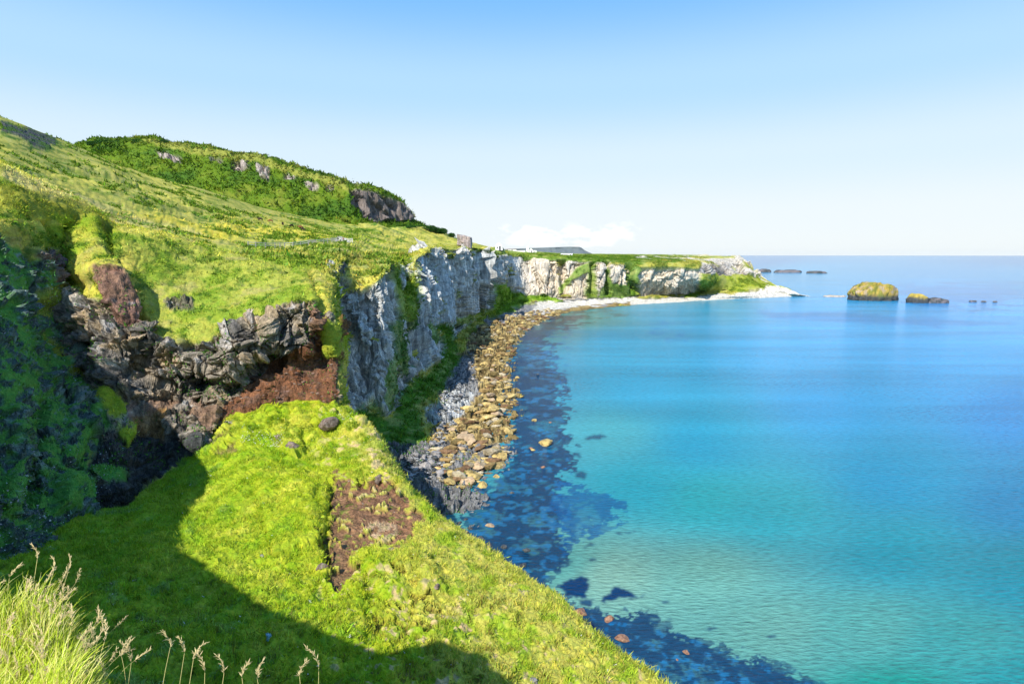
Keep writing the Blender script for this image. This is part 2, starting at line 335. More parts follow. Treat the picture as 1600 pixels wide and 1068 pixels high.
# world-shape edits before the fine relief: gullies, hollows under the basalt, buttresses (poly, metres along the normal, softness)
def bumpmap(X, n, edits):
    u, v, f = proj(X); d = np.zeros(u.shape)
    for poly, amt, soft in edits:
        d += blur(inpoly(u + 3 * pt.n2, v + 3 * pt.n2, poly).astype(float), soft) * amt
    return X + n * d[..., None]
seg = lambda pts, w: [(a - w, b) for a, b in pts] + [(a + w, b) for a, b in reversed(pts)]
X = bumpmap(X, n, [
    (seg([(160,352),(170,375),(178,400),(192,430),(203,455),(212,480),(222,500),(232,522)], 7), -3.6, 5),   # long gully
    ([(140,348),(165,350),(205,460),(215,520),(185,500),(160,440),(120,440),(125,380)], 1.8, 8),
    (seg([(72,345),(76,365),(90,400),(92,420)], 6), -3, 4), ([(98,350),(108,350),(104,420),(92,420)], -1.5, 4),
    ([(40,395),(90,395),(88,440),(75,480),(50,470)], 1.6, 4),
    (seg([(482,424),(490,445),(500,470),(508,500)], 6), -3.2, 4),
    (seg([(525,424),(531,445),(536,480),(545,520)], 5), -3, 3),
    # basalt bosses
    ([(80,490),(110,460),(150,480),(150,530),(130,545),(95,530)], 1.0, 6), ([(140,520),(200,510),(230,540),(225,580),(170,590),(140,560)], .7, 6),
    ([(225,500),(290,535),(300,570),(270,600),(225,590)], 1.2, 5),
    ([(340,545),(375,520),(385,560),(350,605),(330,612)], 1.9, 4), ([(410,500),(440,480),(495,478),(498,520),(470,548),(445,535),(425,520)], 1.6, 6),
    ([(385,510),(425,495),(430,530),(395,565),(375,575)], 1.0, 5),
    # hollows below them
    ([(298,570),(340,580),(335,615),(300,618)], -3.5, 5), ([(375,580),(425,535),(450,545),(440,580),(400,590),(350,625),(335,640),(340,615)], -3.2, 5),
    ([(200,555),(232,560),(228,585),(195,585)], -2, 4), ([(225,600),(300,600),(330,625),(330,640),(230,625)], -1.6, 4),
    ([(300,640),(345,640),(330,700),(300,700)], 1.6, 4),
    ([(505,500),(530,510),(535,560),(515,560)], .5, 5),
    ([(170,600),(240,640),(300,700),(230,760),(150,790),(140,720),(150,650)], -1.2, 8),
    ([(140,735),(190,735),(195,775),(150,790),(138,765)], 2.2, 5),
    # left wall: mossy ribs and hollows
    (seg([(20,640),(25,720),(10,800)], 9), 1.4, 5), (seg([(95,560),(120,640),(110,720)], 12), 1.2, 6), (seg([(70,620),(60,700),(50,800)], 10), -1.5, 6),
    ([(90,745),(125,750),(130,815),(80,800)], 1.8, 5),
    # limestone: ledges and deep recesses
    ([(572,470),(592,470),(590,530),(570,520)], -3, 4), (seg([(549,455),(556,500),(566,540)], 6), 2.0, 2), 
    (seg([(630,430),(640,520),(650,560)], 5), -2, 3), (seg([(700,400),(706,440),(716,470)], 4), 2.6, 1), (seg([(676,392),(683,440),(690,520)], 3), -3, 2),
    (seg([(735,395),(742,440),(748,490)], 3), -4, 1), (seg([(792,400),(796,440),(803,470)], 3), -5, 1),
    (seg([(877,404),(880,430),(884,462)], 5), -8, 2), (seg([(925,408),(926,430),(925,462)], 4), -6, 2), (seg([(947,408),(949,430),(950,462)], 4), -7, 2), (seg([(985,410),(988,435),(992,460)], 6), -8, 2),
])
n = gnormal(blur(X, 3))
flat = np.clip(n[..., 2], -1, 1)
steep = 1 - ss(.42, .66, flat + .12 * pt.n1)
bay = ss(530, 540, u0 := pt.u0)                                      # 0 basalt side, 1 limestone side
iscol = np.linspace(0, 1, X.shape[0])
# --- which column are we in (columns from 'bay_col' on are limestone)
ncol = X.shape[0]
limeW = np.zeros(pt.u0.shape)
limeW[(pt.f > 112)] = 1; limeW[(pt.v0 < 396) & (pt.u0 < 640)] = 0
limeW = blur(limeW, 3)
# --- grassland
fieldw = ss(.1, .6, pt.n3 + .3); pt.paint(fieldw, FIELD, amt=.75)
farmask = ss(100, 160, f)
pt.paint(pt.mask([(280,345),(330,352),(430,352),(470,362),(530,372),(500,384),(400,384),(320,380),(240,352),(200,330)], 3), np.array([.60,.50,.05]), amt=.85)
pt.paint(pt.mask([(0,262),(60,285),(140,312),(200,338),(280,356),(316,366),(312,372),(250,360),(180,345),(110,322),(50,302),(0,285)], 2), STRAW, amt=.9)
pt.paint(pt.mask([(330,378),(420,372),(520,374),(560,382),(640,395),(600,402),(520,392),(400,388)], 3), np.array([.36,.36,.07]), amt=.6)
PATH_POLY = [(522,371),(531,368.5),(540,373),(548,377),(546,380),(534,380),(524,378)]
pt.paint(inpoly(pt.u0, pt.v0, PATH_POLY).astype(float), np.array([.52,.47,.42]), 0.)
pt.paint(ss(.25, .5, pt.n1 + .15) * (v < 345) * (u < 420), GREEN, amt=.8)                        # rough clumps on the left hill
pt.paint(pt.mask([(0,188),(30,198),(85,212),(92,228),(60,235),(30,215),(0,205)], 1), DARKB * 1.4, 1.0)
pt.paint(pt.mask([(0,190),(40,200),(88,214),(118,228),(105,236),(60,240),(20,225),(0,212)], 3) * ss(-.1, .2, pt.n2), DARKG, amt=.9)
pt.paint(pt.mask([(0,285),(60,300),(120,322),(180,345),(190,372),(180,395),(130,370),(80,345),(0,330)], 5), np.array([.19,.21,.02]), amt=.85)
pt.paint(pt.mask([(75,330),(180,360),(170,440),(110,470),(80,420)], 4) * ss(-.3, .3, pt.n1), LIME_G, amt=.7)
pt.paint(pt.mask([(190,370),(260,375),(470,400),(480,430),(470,470),(330,540),(250,540),(220,440)], 5), np.array([.30,.34,.05]), amt=.8)
pt.paint(ss(.05, .3, pt.n1) * (v > 350) * (u < 640) * (1 - steep * limeW), GREEN, amt=.7); pt.paint(ss(.15, .4, pt.n2 - .2 * pt.n3) * (v > 330) * (u < 640), DARKG * 1.1, amt=.75)
pt.paint(ss(.2, .45, -pt.n1 + .4 * pt.n2) * (v > 370) * (u < 560), np.array([.40,.33,.13]), amt=.45)
# --- limestone cliffs wherever the ground is steep
lw = limeW * steep * ss(-.5, 0., pt.v0 - 388)
colr = mixc(np.tile(LIMEST, u.shape + (1,)), LIMEBL, ss(-.3, .4, pt.n3))
farw = ss(806, 822, pt.u0)[..., None]
colr = colr * (1 - farw) + mixc(np.tile(CREAM, u.shape + (1,)), PINKW, ss(-.3, .3, pt.n1)) * farw
pt.col = pt.col * (1 - lw[..., None]) + colr * lw[..., None]; pt.rock = np.maximum(pt.rock, lw)
pt.paint(lw * ss(.25, .4, pt.n2 - .3 * pt.n3), DARKB * 3, amt=.5)
# grass on ledges and in gullies of the bay cliffs
gm = lambda poly, c, soft=1, amt=1, thr=-9: pt.paint(pt.mask(poly, soft) * ss(thr, thr + .3, pt.n1), c, 0., amt)
gm([(612,400),(648,405),(652,470),(648,500),(630,500),(616,450)], np.array([.26,.33,.02]), 2, .95, -.35); gm([(612,500),(648,500),(652,560),(640,590),(616,560)], DARKG * 1.3, 2, .9, -.05)  # gully grass coloured bright for its sunlit top, dark for the shade below
gm([(668,470),(684,520),(678,560),(660,500)], GREEN, 2, .8); gm([(604,560),(625,560),(612,640),(600,640)], GREEN, 2, .8)
gm([(688,500),(700,510),(716,545),(735,575),(700,600),(650,640),(672,700),(640,730),(560,700),(560,640),(610,655),(625,615),(660,590),(690,560)], np.array([.10,.22,.02]), 3, 1)
gm([(775,440),(795,448),(830,470),(828,482),(790,495),(770,490)], GREEN * 1.3, 2); gm([(712,495),(765,484),(790,490),(770,500),(720,505)], LIME_G, 1, .8)
gm([(815,462),(870,462),(880,472),(825,474)], GREEN * 1.4, 1); gm([(872,445),(885,436),(908,412),(926,408),(924,422),(895,436),(884,450),(874,462)], np.array([.18,.30,.03]), 1, .9)
gm([(922,406),(930,408),(936,470),(918,468)], np.array([.20,.30,.03]), 1, .9); gm([(946,406),(956,420),(958,446),(990,450),(994,464),(936,466),(944,448)], np.array([.17,.30,.03]), 1, .9)
gm([(986,410),(1000,418),(998,462),(984,450)], np.array([.15,.28,.03]), 1, .9)
gm([(800,396),(900,399),(1000,400),(1080,400),(1065,410),(1000,412),(985,412),(940,410),(880,407),(820,403)], np.array([.11,.20,.02]), 1, .95, -.6)
gm([(1100,424),(1135,429),(1165,430),(1195,438),(1222,446),(1215,452),(1160,456),(1130,455),(1095,455),(1092,450)], np.array([.33,.38,.04]), 1, .95)
gm([(1140,408),(1158,408),(1158,424),(1138,424)], np.array([.2,.3,.03]), 1, .7); gm([(1066,455),(1092,452),(1090,460),(1066,461)], GREEN * 1.3, 1)
pt.paint(blur((pt.v < 399.6).astype(float), 0) * (pt.u > 770), np.array([.24,.30,.05]), 0.)
gm([(780,392),(980,398),(1000,400),(800,397)], np.array([.25,.32,.04]), 1, 1)
pt.paint(pt.mask([(990,401),(1060,400),(1150,402),(1165,409),(1150,412),(1100,414),(1070,404),(1000,405)], 1) * ss(-.3, .1, pt.n1), WHITE * .8, 1.0)
pt.paint(pt.mask([(1060,401),(1156,401),(1163,412),(1168,424),(1195,436),(1200,444),(1180,436),(1165,432),(1135,430),(1100,424),(1096,412),(1060,406)], 1) * ss(-.45, -.2, pt.n1), np.array([.58,.53,.45]), 1.0)
pt.paint(pt.mask([(1094,414),(1138,416),(1140,428),(1098,428)], 1), np.array([.45,.42,.38]), 1.0)
pt.paint(pt.mask([(990,400),(1150,401),(1158,402),(1150,406),(1000,403)], 0) * ss(.0, .3, pt.n1), np.array([.3,.34,.08]), 0., .8)
bayg = (pt.f > 112) * (1 - pt.rock); pt.paint(bayg * ss(-.05, .3, pt.n2), DARKG * 1.2, amt=.6); pt.paint(bayg * ss(.1, .4, -pt.n2 + .4 * pt.n1), np.array([.38,.38,.12]), amt=.5)
# --- basalt / red ground of the near cliff
pt.paint(pt.mask([(75,478),(110,455),(150,470),(160,478),(170,470),(205,478),(222,510),(240,530),(290,548),(330,530),(350,518),(400,498),(430,486),(452,478),(500,472),(515,500),(528,560),(530,650),(440,660),(300,720),(150,800),(140,740),(150,640),(110,570),(80,520)], 1), BASALT, 1.0)
pt.paint(pt.mask([(80,480),(160,470),(230,530),(240,590),(170,610),(110,560)], 4), np.array([.48,.38,.26]), 1.0, .8)  # colour lifted lighter to offset shadow on the left part of the cliff
bz_ = pt.mask([(75,478),(500,470),(530,650),(150,800)], 2) * pt.rock * (pt.f < 112)
pt.paint(bz_ * ss(.05, .3, pt.n1 + .3 * pt.n2), np.array([.46,.34,.20]), 1.0, .75); pt.paint(bz_ * ss(.1, .35, -pt.n1 + .4 * pt.n3), np.array([.13,.125,.12]), 1.0, .8); pt.paint(bz_ * ss(.28, .45, pt.n2 - .3 * pt.n1), np.array([.52,.48,.42]), 1.0, .8); pt.paint(bz_ * ss(.3, .45, -pt.n2), np.array([.07,.065,.06]), 1.0, .7)
pt.paint(pt.mask([(120,470),(150,480),(140,500),(115,500)], 2), np.array([.55,.5,.42]), 1.0, .7)
pt.paint(pt.mask([(230,625),(180,600),(190,640),(230,660),(290,640),(320,690),(345,658),(345,640),(300,620)], 2) * ss(-.25, .1, pt.n1), np.array([.24,.14,.09]), 1.0, .8)
pt.paint(pt.mask([(345,658),(440,640),(528,640),(528,505),(495,505),(470,530),(445,545),(400,590),(345,640)], 1), RED, 1.0, .95)
pt.paint(pt.mask([(345,658),(440,640),(528,640),(528,505),(470,530),(400,590)], 1) * ss(.1, .35, pt.n2 + .4 * pt.n1), np.array([.14,.085,.06]), 1.0, .7)
pt.paint(pt.mask([(215,640),(260,640),(265,685),(225,680)], 2), np.array([.33,.19,.06]), 1.0, .8)
pt.paint(pt.mask([(480,480),(500,480),(525,560),(500,560)], 2), RED, 1.0, .7)
pt.paint(pt.mask([(150,680),(230,665),(300,690),(310,705),(250,748),(200,790),(150,800),(130,760)], 3), DARKB * 1.2, 1.0, .95)  # lower basalt painted darker where the cliff lies in shade
pt.paint(pt.mask([(163,428),(180,430),(200,470),(213,500),(205,520),(185,505),(172,470)], 1), np.array([.27,.15,.11]), 1.0, .95)
pt.paint(pt.mask([(45,395),(90,400),(92,440),(75,480),(60,500),(48,450)], 1), np.array([.20,.15,.15]), 1.0, .95)
pt.paint(pt.mask([(255,472),(300,468),(305,482),(262,484)], 1), np.array([.2,.16,.15]), 1.0, .8)
pt.paint(ss(.3, .5, pt.n2 + .2 * pt.n1) * pt.mask([(80,470),(500,470),(500,540),(300,600),(80,540)], 3) * pt.rock, np.array([.45,.42,.40]), 1.0, .5)
gm([(118,575),(150,600),(185,605),(200,640),(222,655),(212,688),(192,680),(160,650),(125,610)], LIME_G, 1, .95, -.3); gm([(345,655),(445,625),(500,622),(528,640),(500,650),(400,660)], LIME_G, 1)
gm([(495,500),(520,505),(532,530),(525,560),(508,560)], np.array([.30,.34,.03]), 1, .95, -.5)
# --- shaded left wall: moss, with rock coloured dark teal for the shade
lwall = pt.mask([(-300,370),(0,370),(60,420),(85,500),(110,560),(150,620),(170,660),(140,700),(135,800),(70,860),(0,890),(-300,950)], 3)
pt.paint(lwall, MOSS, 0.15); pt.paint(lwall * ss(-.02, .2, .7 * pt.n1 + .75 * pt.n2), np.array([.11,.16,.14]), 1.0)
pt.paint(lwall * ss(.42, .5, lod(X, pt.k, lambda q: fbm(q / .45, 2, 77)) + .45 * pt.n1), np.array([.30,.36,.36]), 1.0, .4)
gm([(105,400),(120,480),(100,480),(60,500),(95,540),(120,600),(90,590),(70,520),(40,470),(60,440)], LIME_G * .8, 2, .8, -.1)
pt.paint(pt.mask([(142,738),(190,735),(195,758),(145,765)], 2), MOSS, 0.)
# --- beach
bz = (Z < 4.6) * limeW
d2w = pt.mask([(640,830),(700,810),(745,760),(800,715),(810,640),(790,575),(805,545),(850,505),(910,484),(1000,474),(1100,468),(1260,462),(1264,458),(1200,456),(1000,464),(880,468),(825,476),(760,500),(735,530),(720,560),(690,620),(672,700),(640,720),(600,720)], 2) * (pt.f > 60)
pt.paint(d2w * ss(5.6, 4.8, Z), GREYR * 1.2, 1.0)
pt.paint(pt.mask([(670,640),(720,600),(740,620),(730,650),(700,665),(660,660)], 2) * (pt.f > 95), np.array([.5,.52,.52]), 1.0, .8)
pt.paint(pt.mask([(690,760),(670,700),(680,665),(720,660),(750,620),(740,560),(712,552),(735,540),(720,528),(770,505),(830,490),(900,478),(960,474),(1000,470),(1000,476),(905,488),(850,508),(812,540),(812,600),(815,650),(810,720),(760,765)], 2) * (pt.f > 100) * ss(5, 4, Z), mixc(np.tile(OCHRE * .8, u.shape + (1,)), np.array([.17,.12,.05]), ss(-.1, .2, pt.n2)), 1.0)
pt.paint(pt.mask([(830,478),(850,470),(900,470),(960,466),(1100,461),(1180,455),(1230,448),(1262,461),(1180,467),(1100,467),(1000,470),(940,474),(880,480),(860,490),(840,487)], 1) * (pt.f > 100), WHITE, 1.0)
pt.paint(pt.mask([(1190,450),(1230,446),(1262,461),(1200,462)], 1), WHITE, 1.0)
pt.paint((pt.u0 > 985) * ss(2.6, 1.8, Z) * 1.0, WHITE * .95, 1.0)
pt.paint((pt.f > 100) * (pt.f < 460) * ss(.75, .2, Z) * (Z < 2), np.array([.20,.15,.06]), 1.0, .6)
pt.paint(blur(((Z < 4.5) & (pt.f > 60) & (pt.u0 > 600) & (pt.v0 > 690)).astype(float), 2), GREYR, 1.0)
lim = np.clip(limeW, 0, 1)
Xd = displace(X, n, np.clip(pt.rock, 0, 1), lim, 0, f=pt.f, hug=np.where((pt.v0 < 262) & (pt.u0 < 300), .1, np.where(((pt.f > 430) & (pt.v0 < 411)) | ((pt.f > 200) & (pt.u0 < 560)), .3, 1.0)) * np.where(pt.u0 > 1185, .5, 1) * np.where(pt.f > 430, .6, 1), earth=blur(pt.mask([(230,625),(160,590),(130,570),(170,640),(230,660),(290,640),(320,690),(345,658),(440,640),(528,640),(528,520),(470,550),(445,545),(400,590),(345,640),(300,620)], 2) + pt.mask([(163,428),(180,430),(200,470),(213,500),(205,520),(185,505),(172,470)], 1), 2).clip(0, 1))
# beach blocks are their own relief: keep them low and angular
bm = blur(((Z < 5.0) & (pt.f > 95) & (pt.rock > .5)).astype(float), 2)
kk = np.clip(pt.f / 150., .7, 3)
def beach(q):
    F1, F2, ID = worley(q / 2.4 * np.array([1, 1, .5]), 300); G1, G2, ID2 = worley(q / .95, 330)
    return (ID - .35) * 1.5 - (1 - ss(0, .2, F2 - F1)) * .8 + (ID2 - .5) * .8 - (1 - ss(0, .2, G2 - G1)) * .5 + (.4 - F1) * .7
bh = np.zeros(kk.shape); m_ = bm > .01; bh[m_] = lod(X[m_], kk[m_], beach)
bh = bh * np.where(pt.u0 > 820, .35, 1.0)
Xb = X + np.array([0, 0, 1.]) * (bh * 1.15 * np.clip(kk, .8, 1.4))[..., None]
Xd = Xd * (1 - bm[..., None]) + Xb * bm[..., None]
pt.col *= (1 + (bm * np.clip(bh, -1, 1) * .3))[..., None]  # relief shading put into the colour: gaps darker, block tops lighter
# regions
reg = np.zeros(pt.u0.shape, int)
reg[(pt.rock > .5)] = 1
reg[lwall > .5] = 1
reg[(pt.f > 112) & (pt.rock > .5)] = 2
reg[(pt.f > 430) & (pt.rock > .5)] = 3
reg[(d2w > .4) & (Z < 4.9)] = 4
reg[:, -13:] = np.where((pt.f[:, -13:] > 112), 4, 1)
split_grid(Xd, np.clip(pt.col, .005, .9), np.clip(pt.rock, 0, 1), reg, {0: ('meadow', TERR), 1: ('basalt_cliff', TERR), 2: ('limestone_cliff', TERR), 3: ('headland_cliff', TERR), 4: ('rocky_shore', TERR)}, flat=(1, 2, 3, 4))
COAST = (Xd, gnormal(blur(Xd, 2)), pt, np.clip(pt.rock, 0, 1), reg)

# =================================================================== THE HILL BEHIND
HC = []
def hcol(*pts): HC.append([p(*q) for q in pts])
# back, crest, upper, mid, toe, buried
hcol((60,235,560),(70,255,500),(80,262,470),(90,270,430),(100,300,360),(100,330,300))
hcol((105,232,560),(112,240,500),(115,250,470),(125,262,430),(150,290,360),(150,330,300))
hcol((130,228,560),(135,224,500),(140,240,470),(150,262,430),(190,300,365),(200,340,300))
hcol((152,222,560),(152,217.5,500),(160,238,465),(180,270,430),(230,315,370),(240,350,300))
hcol((200,222,560),(200,218,498),(210,242,462),(225,278,428),(270,325,375),(280,360,310))
hcol((245,220,560),(245,215.5,490),(255,242,458),(265,285,425),(310,335,380),(320,370,320))
hcol((262,228,560),(262,224,480),(272,246,456),(300,292,425),(350,340,385),(360,380,330))
hcol((310,234,550),(310,230,474),(320,252,452),(350,300,425),(400,345,390),(410,385,340))
hcol((370,246,540),(370,242,468),(378,268,450),(400,308,425),(450,352,395),(460,390,350))
hcol((430,257,530),(430,254,462),(435,280,446),(445,315,425),(490,356,400),(500,392,360))
hcol((490,275,520),(490,272,456),(492,296,442),(500,325,425),(530,360,405),(540,394,370))
hcol((530,287,510),(530,284,450),(530,308,438),(535,335,425),(560,362,408),(570,395,380))
hcol((547,292,500),(546,290,444),(548,325,430),(556,345,422),(585,364,410),(590,396,384))
hcol((565,297,510),(565,295,452),(570,336,445),(575,350,432),(600,365,412),(610,397,388))
hcol((590,301,520),(590,299,466),(594,346,461),(598,354,445),(620,366,416),(630,397,392))
hcol((612,310,540),(612,308,480),(616,348,476),(620,355,456),(640,367,420),(650,398,396))
hcol((628,322,560),(628,320,492),(632,349,489),(636,356,464),(655,369,425),(665,399,400))
hcol((640,345,580),(640,341,500),(643,352,496),(650,359,470),(670,372,430),(680,400,405))
hcol((662,362,590),(662,358,510),(664,363,500),(668,368,475),(690,378,440),(700,402,415))
hcol((720,384,600),(720,382,520),(720,384,505),(722,386,480),(720,392,450),(730,406,430))
X = loft(HC, step=1.5, cap=90, capr=[8, 60, 60, 60, 30])
n = gnormal(X); ph = Painter(X, 5, 60); f = ph.f
ph.col[:] = GREEN * .62; ph.paint(ss(-.1, .35, ph.n1), DARKG, amt=.9); ph.paint(ss(.1, .45, -ph.n1 + .3 * ph.n2), np.array([.20,.22,.03]), amt=.6)
ph.paint(ph.mask([(220,218),(262,224),(430,254),(540,288),(620,315),(600,316),(540,300),(430,264),(262,234),(235,226)], 1), np.array([.30,.30,.06]), amt=.7)
for poly in ([(244,239),(262,240),(283,246),(282,252),(262,250),(246,244)], [(362,254),(388,256),(390,268),(376,272),(364,266)], [(403,262),(420,262),(418,285),(405,280)], [(440,272),(460,274),(458,284),(442,282)],
             [(475,285),(500,290),(498,298),(480,296)], [(512,291),(524,293),(522,302),(513,300)], [(330,250),(348,253),(346,257),(332,255)]):
    ph.paint(ph.mask(poly, 1), np.array([.40,.34,.30]), 1.0)
crag = ph.mask([(546,290),(560,296),(592,304),(614,313),(630,327),(640,345),(632,348),(600,348),(578,346),(560,335),(548,322)], 1)
ph.paint(crag, np.array([.22,.18,.16]), 1.0)
Xd = displace(X, n, ph.rock, np.ones(ph.rock.shape), 5, f=f * .75)
bush = np.abs(fbm(X / 5.5, 3, 400)) * 3.2 * (1 - ph.rock); Xd = Xd + np.array([0, -.3, 1.]) * bush[..., None]
rh = np.zeros(ph.u0.shape, int); rh[crag > .5] = 1
split_grid(Xd, ph.col, ph.rock, rh, {0: ('hill', TERR), 1: ('hill_crag', TERR)})
HILL = (Xd, gnormal(blur(Xd, 2)), ph, ph.rock, rh)

# =================================================================== THE GREEN SLOPE IN FRONT
SC = []
rows = [
    [(-60,900,42),(0,878,45.5),(70,845,51),(130,800,59),(200,785,63),(265,737,72),(318,690,79),(335,660,83),(392,645,84),(470,628,88),(505,622,89),(530,636,88)],
    [(-60,960,36),(0,940,38.5),(80,900,43),(150,860,49),(215,830,54),(285,785,61),(335,745,67),(390,705,72),(440,690,76),(500,680,79),(555,665,80),(570,668,80.5)],
    [(-60,1010,30),(10,985,33),(100,950,37),(180,905,42),(255,870,47),(330,830,53),(400,790,58),(460,755,63),(520,735,67),(575,715,70),(590,708,72),(600,712,72)],
    [(-80,1080,25),(20,1050,28),(120,1010,32),(220,960,37),(310,915,42),(395,870,47),(470,835,51),(540,805,55),(600,785,58),(630,778,60.5),(655,788,62),(678,815,62)],
    [(-80,1150,21),(30,1110,24),(150,1070,27),(260,1030,31),(365,985,35),(460,945,39),(550,915,42.5),(630,890,45.5),(700,870,48.5),(765,868,51),(790,880,52),(812,893,52)],
    [(-100,1230,18),(30,1190,20),(170,1150,23),(300,1110,26),(420,1070,29),(530,1035,32),(630,1010,35),(715,990,37.5),(790,970,40),(860,965,42),(895,965,43.3),(914,980,43)],
    [(-150,1400,14),(30,1330,15.5),(200,1280,18),(350,1230,21),(490,1180,24),(610,1150,27),(720,1120,29.5),(810,1095,32),(890,1075,34.5),(965,1060,36.5),(1005,1056,38),(1035,1069,38)],
    [(-250,1700,9),(0,1600,11),(220,1520,13),(400,1420,15.5),(560,1340,18.5),(700,1290,21.5),(820,1250,24),(920,1220,26),(1010,1190,28.5),(1100,1170,30.5),(1180,1160,32),(1230,1170,32)],
]
for i in range(12):
    SC.append([p(*r[i]) for r in rows])
edge = np.array(SC[-1])
SC.append([q + np.array([1.2, .8, -1.6]) for q in edge]); SC.append([np.array([q[0] + 4.0, q[1] + 3.0, max(q[2] - 8, 1)]) for q in edge]); SC.append([np.array([q[0] + 7.5, q[1] + 5., -3]) for q in edge])
# carry the slope back up to the ground under the camera
for i, c in enumerate(SC):
    q = c[-1]; t = np.array([q[0] * .55 - 1, 1.8 + .05 * abs(q[0]), 36.0 if i < 12 else (30 if i == 12 else 12 if i == 13 else -3)]); c += [q * .5 + t * .5, t]
X = loft(SC, step=1.5, cap=150, capr=[110, 110, 110, 120, 120, 120, 60, 12, 12])
n = gnormal(X); ps = Painter(X, 7, 90); u, v, f = ps.u0, ps.v0, ps.f
def edits(X, n, pnt, E):
    d = np.zeros(pnt.u0.shape)
    for poly, amt, soft in E: d += blur(inpoly(pnt.u0 + 4 * pnt.n2 + 4 * pnt.n1, pnt.v0 + 4 * pnt.n2, poly).astype(float), soft) * amt
    return X + n * d[..., None]
X = edits(X, n, ps, [
    (seg([(518,745),(512,770),(508,800),(506,840),(508,870),(504,890)], 5), -1.0, 4),                   # deep crease beside the bare patch
    ([(515,755),(560,748),(600,750),(640,790),(640,830),(600,850),(540,850),(512,830)], -.45, 7),
    ([(440,685),(470,680),(475,705),(460,712),(440,705)], .8, 2), ([(490,640),(525,640),(522,670),(500,672),(488,665)], .8, 2),
    ([(350,665),(430,650),(440,690),(380,700),(350,690)], .5, 6), (seg([(440,640),(455,660),(470,690)], 4), -.7, 3), (seg([(480,660),(470,690),(478,700)], 3), -.7, 2),
    ([(420,650),(470,640),(480,680),(440,690)], .6, 5), ([(315,690),(345,665),(350,700),(320,715)], .6, 3),
    (seg([(560,745),(575,755),(600,745)], 4), -.7, 2), ([(560,900),(660,900),(640,1000),(570,1010)], -.4, 8), (seg([(680,905),(690,920)], 6), -.4, 2), (seg([(670,970),(668,985)], 5), -.5, 2),
    ([(400,740),(480,730),(500,850),(430,870)], .7, 14), ([(560,860),(640,850),(700,930),(600,930)], .6, 14),
])
n = gnormal(blur(X, 2))
ps.col[:] = LIME_G
wr = ss(520, 700, u - .25 * (v - 800)); ps.paint(wr, np.array([.44,.41,.085]), amt=.85)
ps.paint(ss(.05, .35, ps.n1), np.array([.22,.36,.008]), amt=.7); ps.paint(ss(.12, .4, -ps.n1 + .4 * ps.n2), np.array([.56,.52,.07]), amt=.6)
ps.paint(ss(.22, .42, ps.n3 - .3 * ps.n2) * wr, np.array([.50,.40,.16]), amt=.6)
def ragged(poly, r=12): m = boxb(boxb(inpoly(ps.u, ps.v, poly).astype(float), r), r); return ss(.44, .62, m + 4 * m * (1 - m) * (1.2 * ps.n2 + 1.3 * ps.n1))
ps.paint(ragged([(508,752),(530,735),(556,752),(585,738),(615,752),(648,790),(662,828),(632,836),(612,872),(575,850),(545,915),(514,918),(498,850),(512,800)]) * ss(-.42, -.15, ps.n2 + .2 * ps.n1), np.array([.29,.155,.085]), 1.0)
ps.paint(ps.mask([(560,815),(600,800),(625,820),(590,850)], 3) * ss(-.15, .2, ps.n2), np.array([.56,.40,.24]), .8, .9)
ps.paint(ps.mask([(560,905),(640,895),(700,960),(660,1010),(600,1000),(570,960)], 4) * ss(.1, .3, ps.n2), np.array([.17,.085,.035]), 1.0, .85)
ps.paint(ps.mask([(352,668),(330,660),(315,700),(345,712),(378,705)], 2) * ss(-.2, .1, ps.n2), np.array([.24,.14,.08]), 1.0, .8)
ps.paint(ss(.30, .5, -ps.n2 + .3 * ps.n3) * ss(440, 560, u), np.array([.54,.40,.20]), amt=.85); ps.paint(ss(.25, .5, ps.n2 - .2 * ps.n1), np.array([.13,.25,.01]), amt=.6)
ps.paint(ss(.42, .52, ps.n2 + .15 * ps.n3) * (v > 880), np.array([.2,.1,.05]), .7, .6)
sh = ss(620, 60, ps.u - .35 * (ps.v - 800))  # shade tint in the colour: darker lush green broadly across the shadowed lower left
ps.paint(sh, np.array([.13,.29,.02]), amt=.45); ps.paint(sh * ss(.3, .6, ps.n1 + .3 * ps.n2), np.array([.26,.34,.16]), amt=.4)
k = np.clip(f / 60., .5, 1.6)
gd = fbm(X / 5.0, 3, 500) * .7 + (.35 - np.abs(fbm(X / 2.4, 4, 505))) * .9 * ss(-.4, .3, fbm(X / 7, 2, 507)) + np.abs(fbm(X / .9, 3, 506)) * .35 + fbm(X / .4, 3, 510) * .16
rd = fbm(X / 1.8, 3, 514) * .3 + fbm(X / .4, 3, 515) * .16 - .25
top = ss(715, 660, v) * ss(330, 350, u); gd = gd + top * (np.abs(fbm(X / 2.2, 3, 540)) * 1.6)
ew = ss(0, 60, np.arange(X.shape[0])[::-1] - 3 * 30.)[:, None]
Xd = X + n * ((gd * (1 - ps.rock) + rd * ps.rock) * (.35 + .65 * ew))[..., None]
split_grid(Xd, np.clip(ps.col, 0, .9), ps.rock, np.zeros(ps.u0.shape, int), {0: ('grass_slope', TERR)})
SLOPE = (Xd, gnormal(blur(Xd, 2)), ps, ps.rock, None)

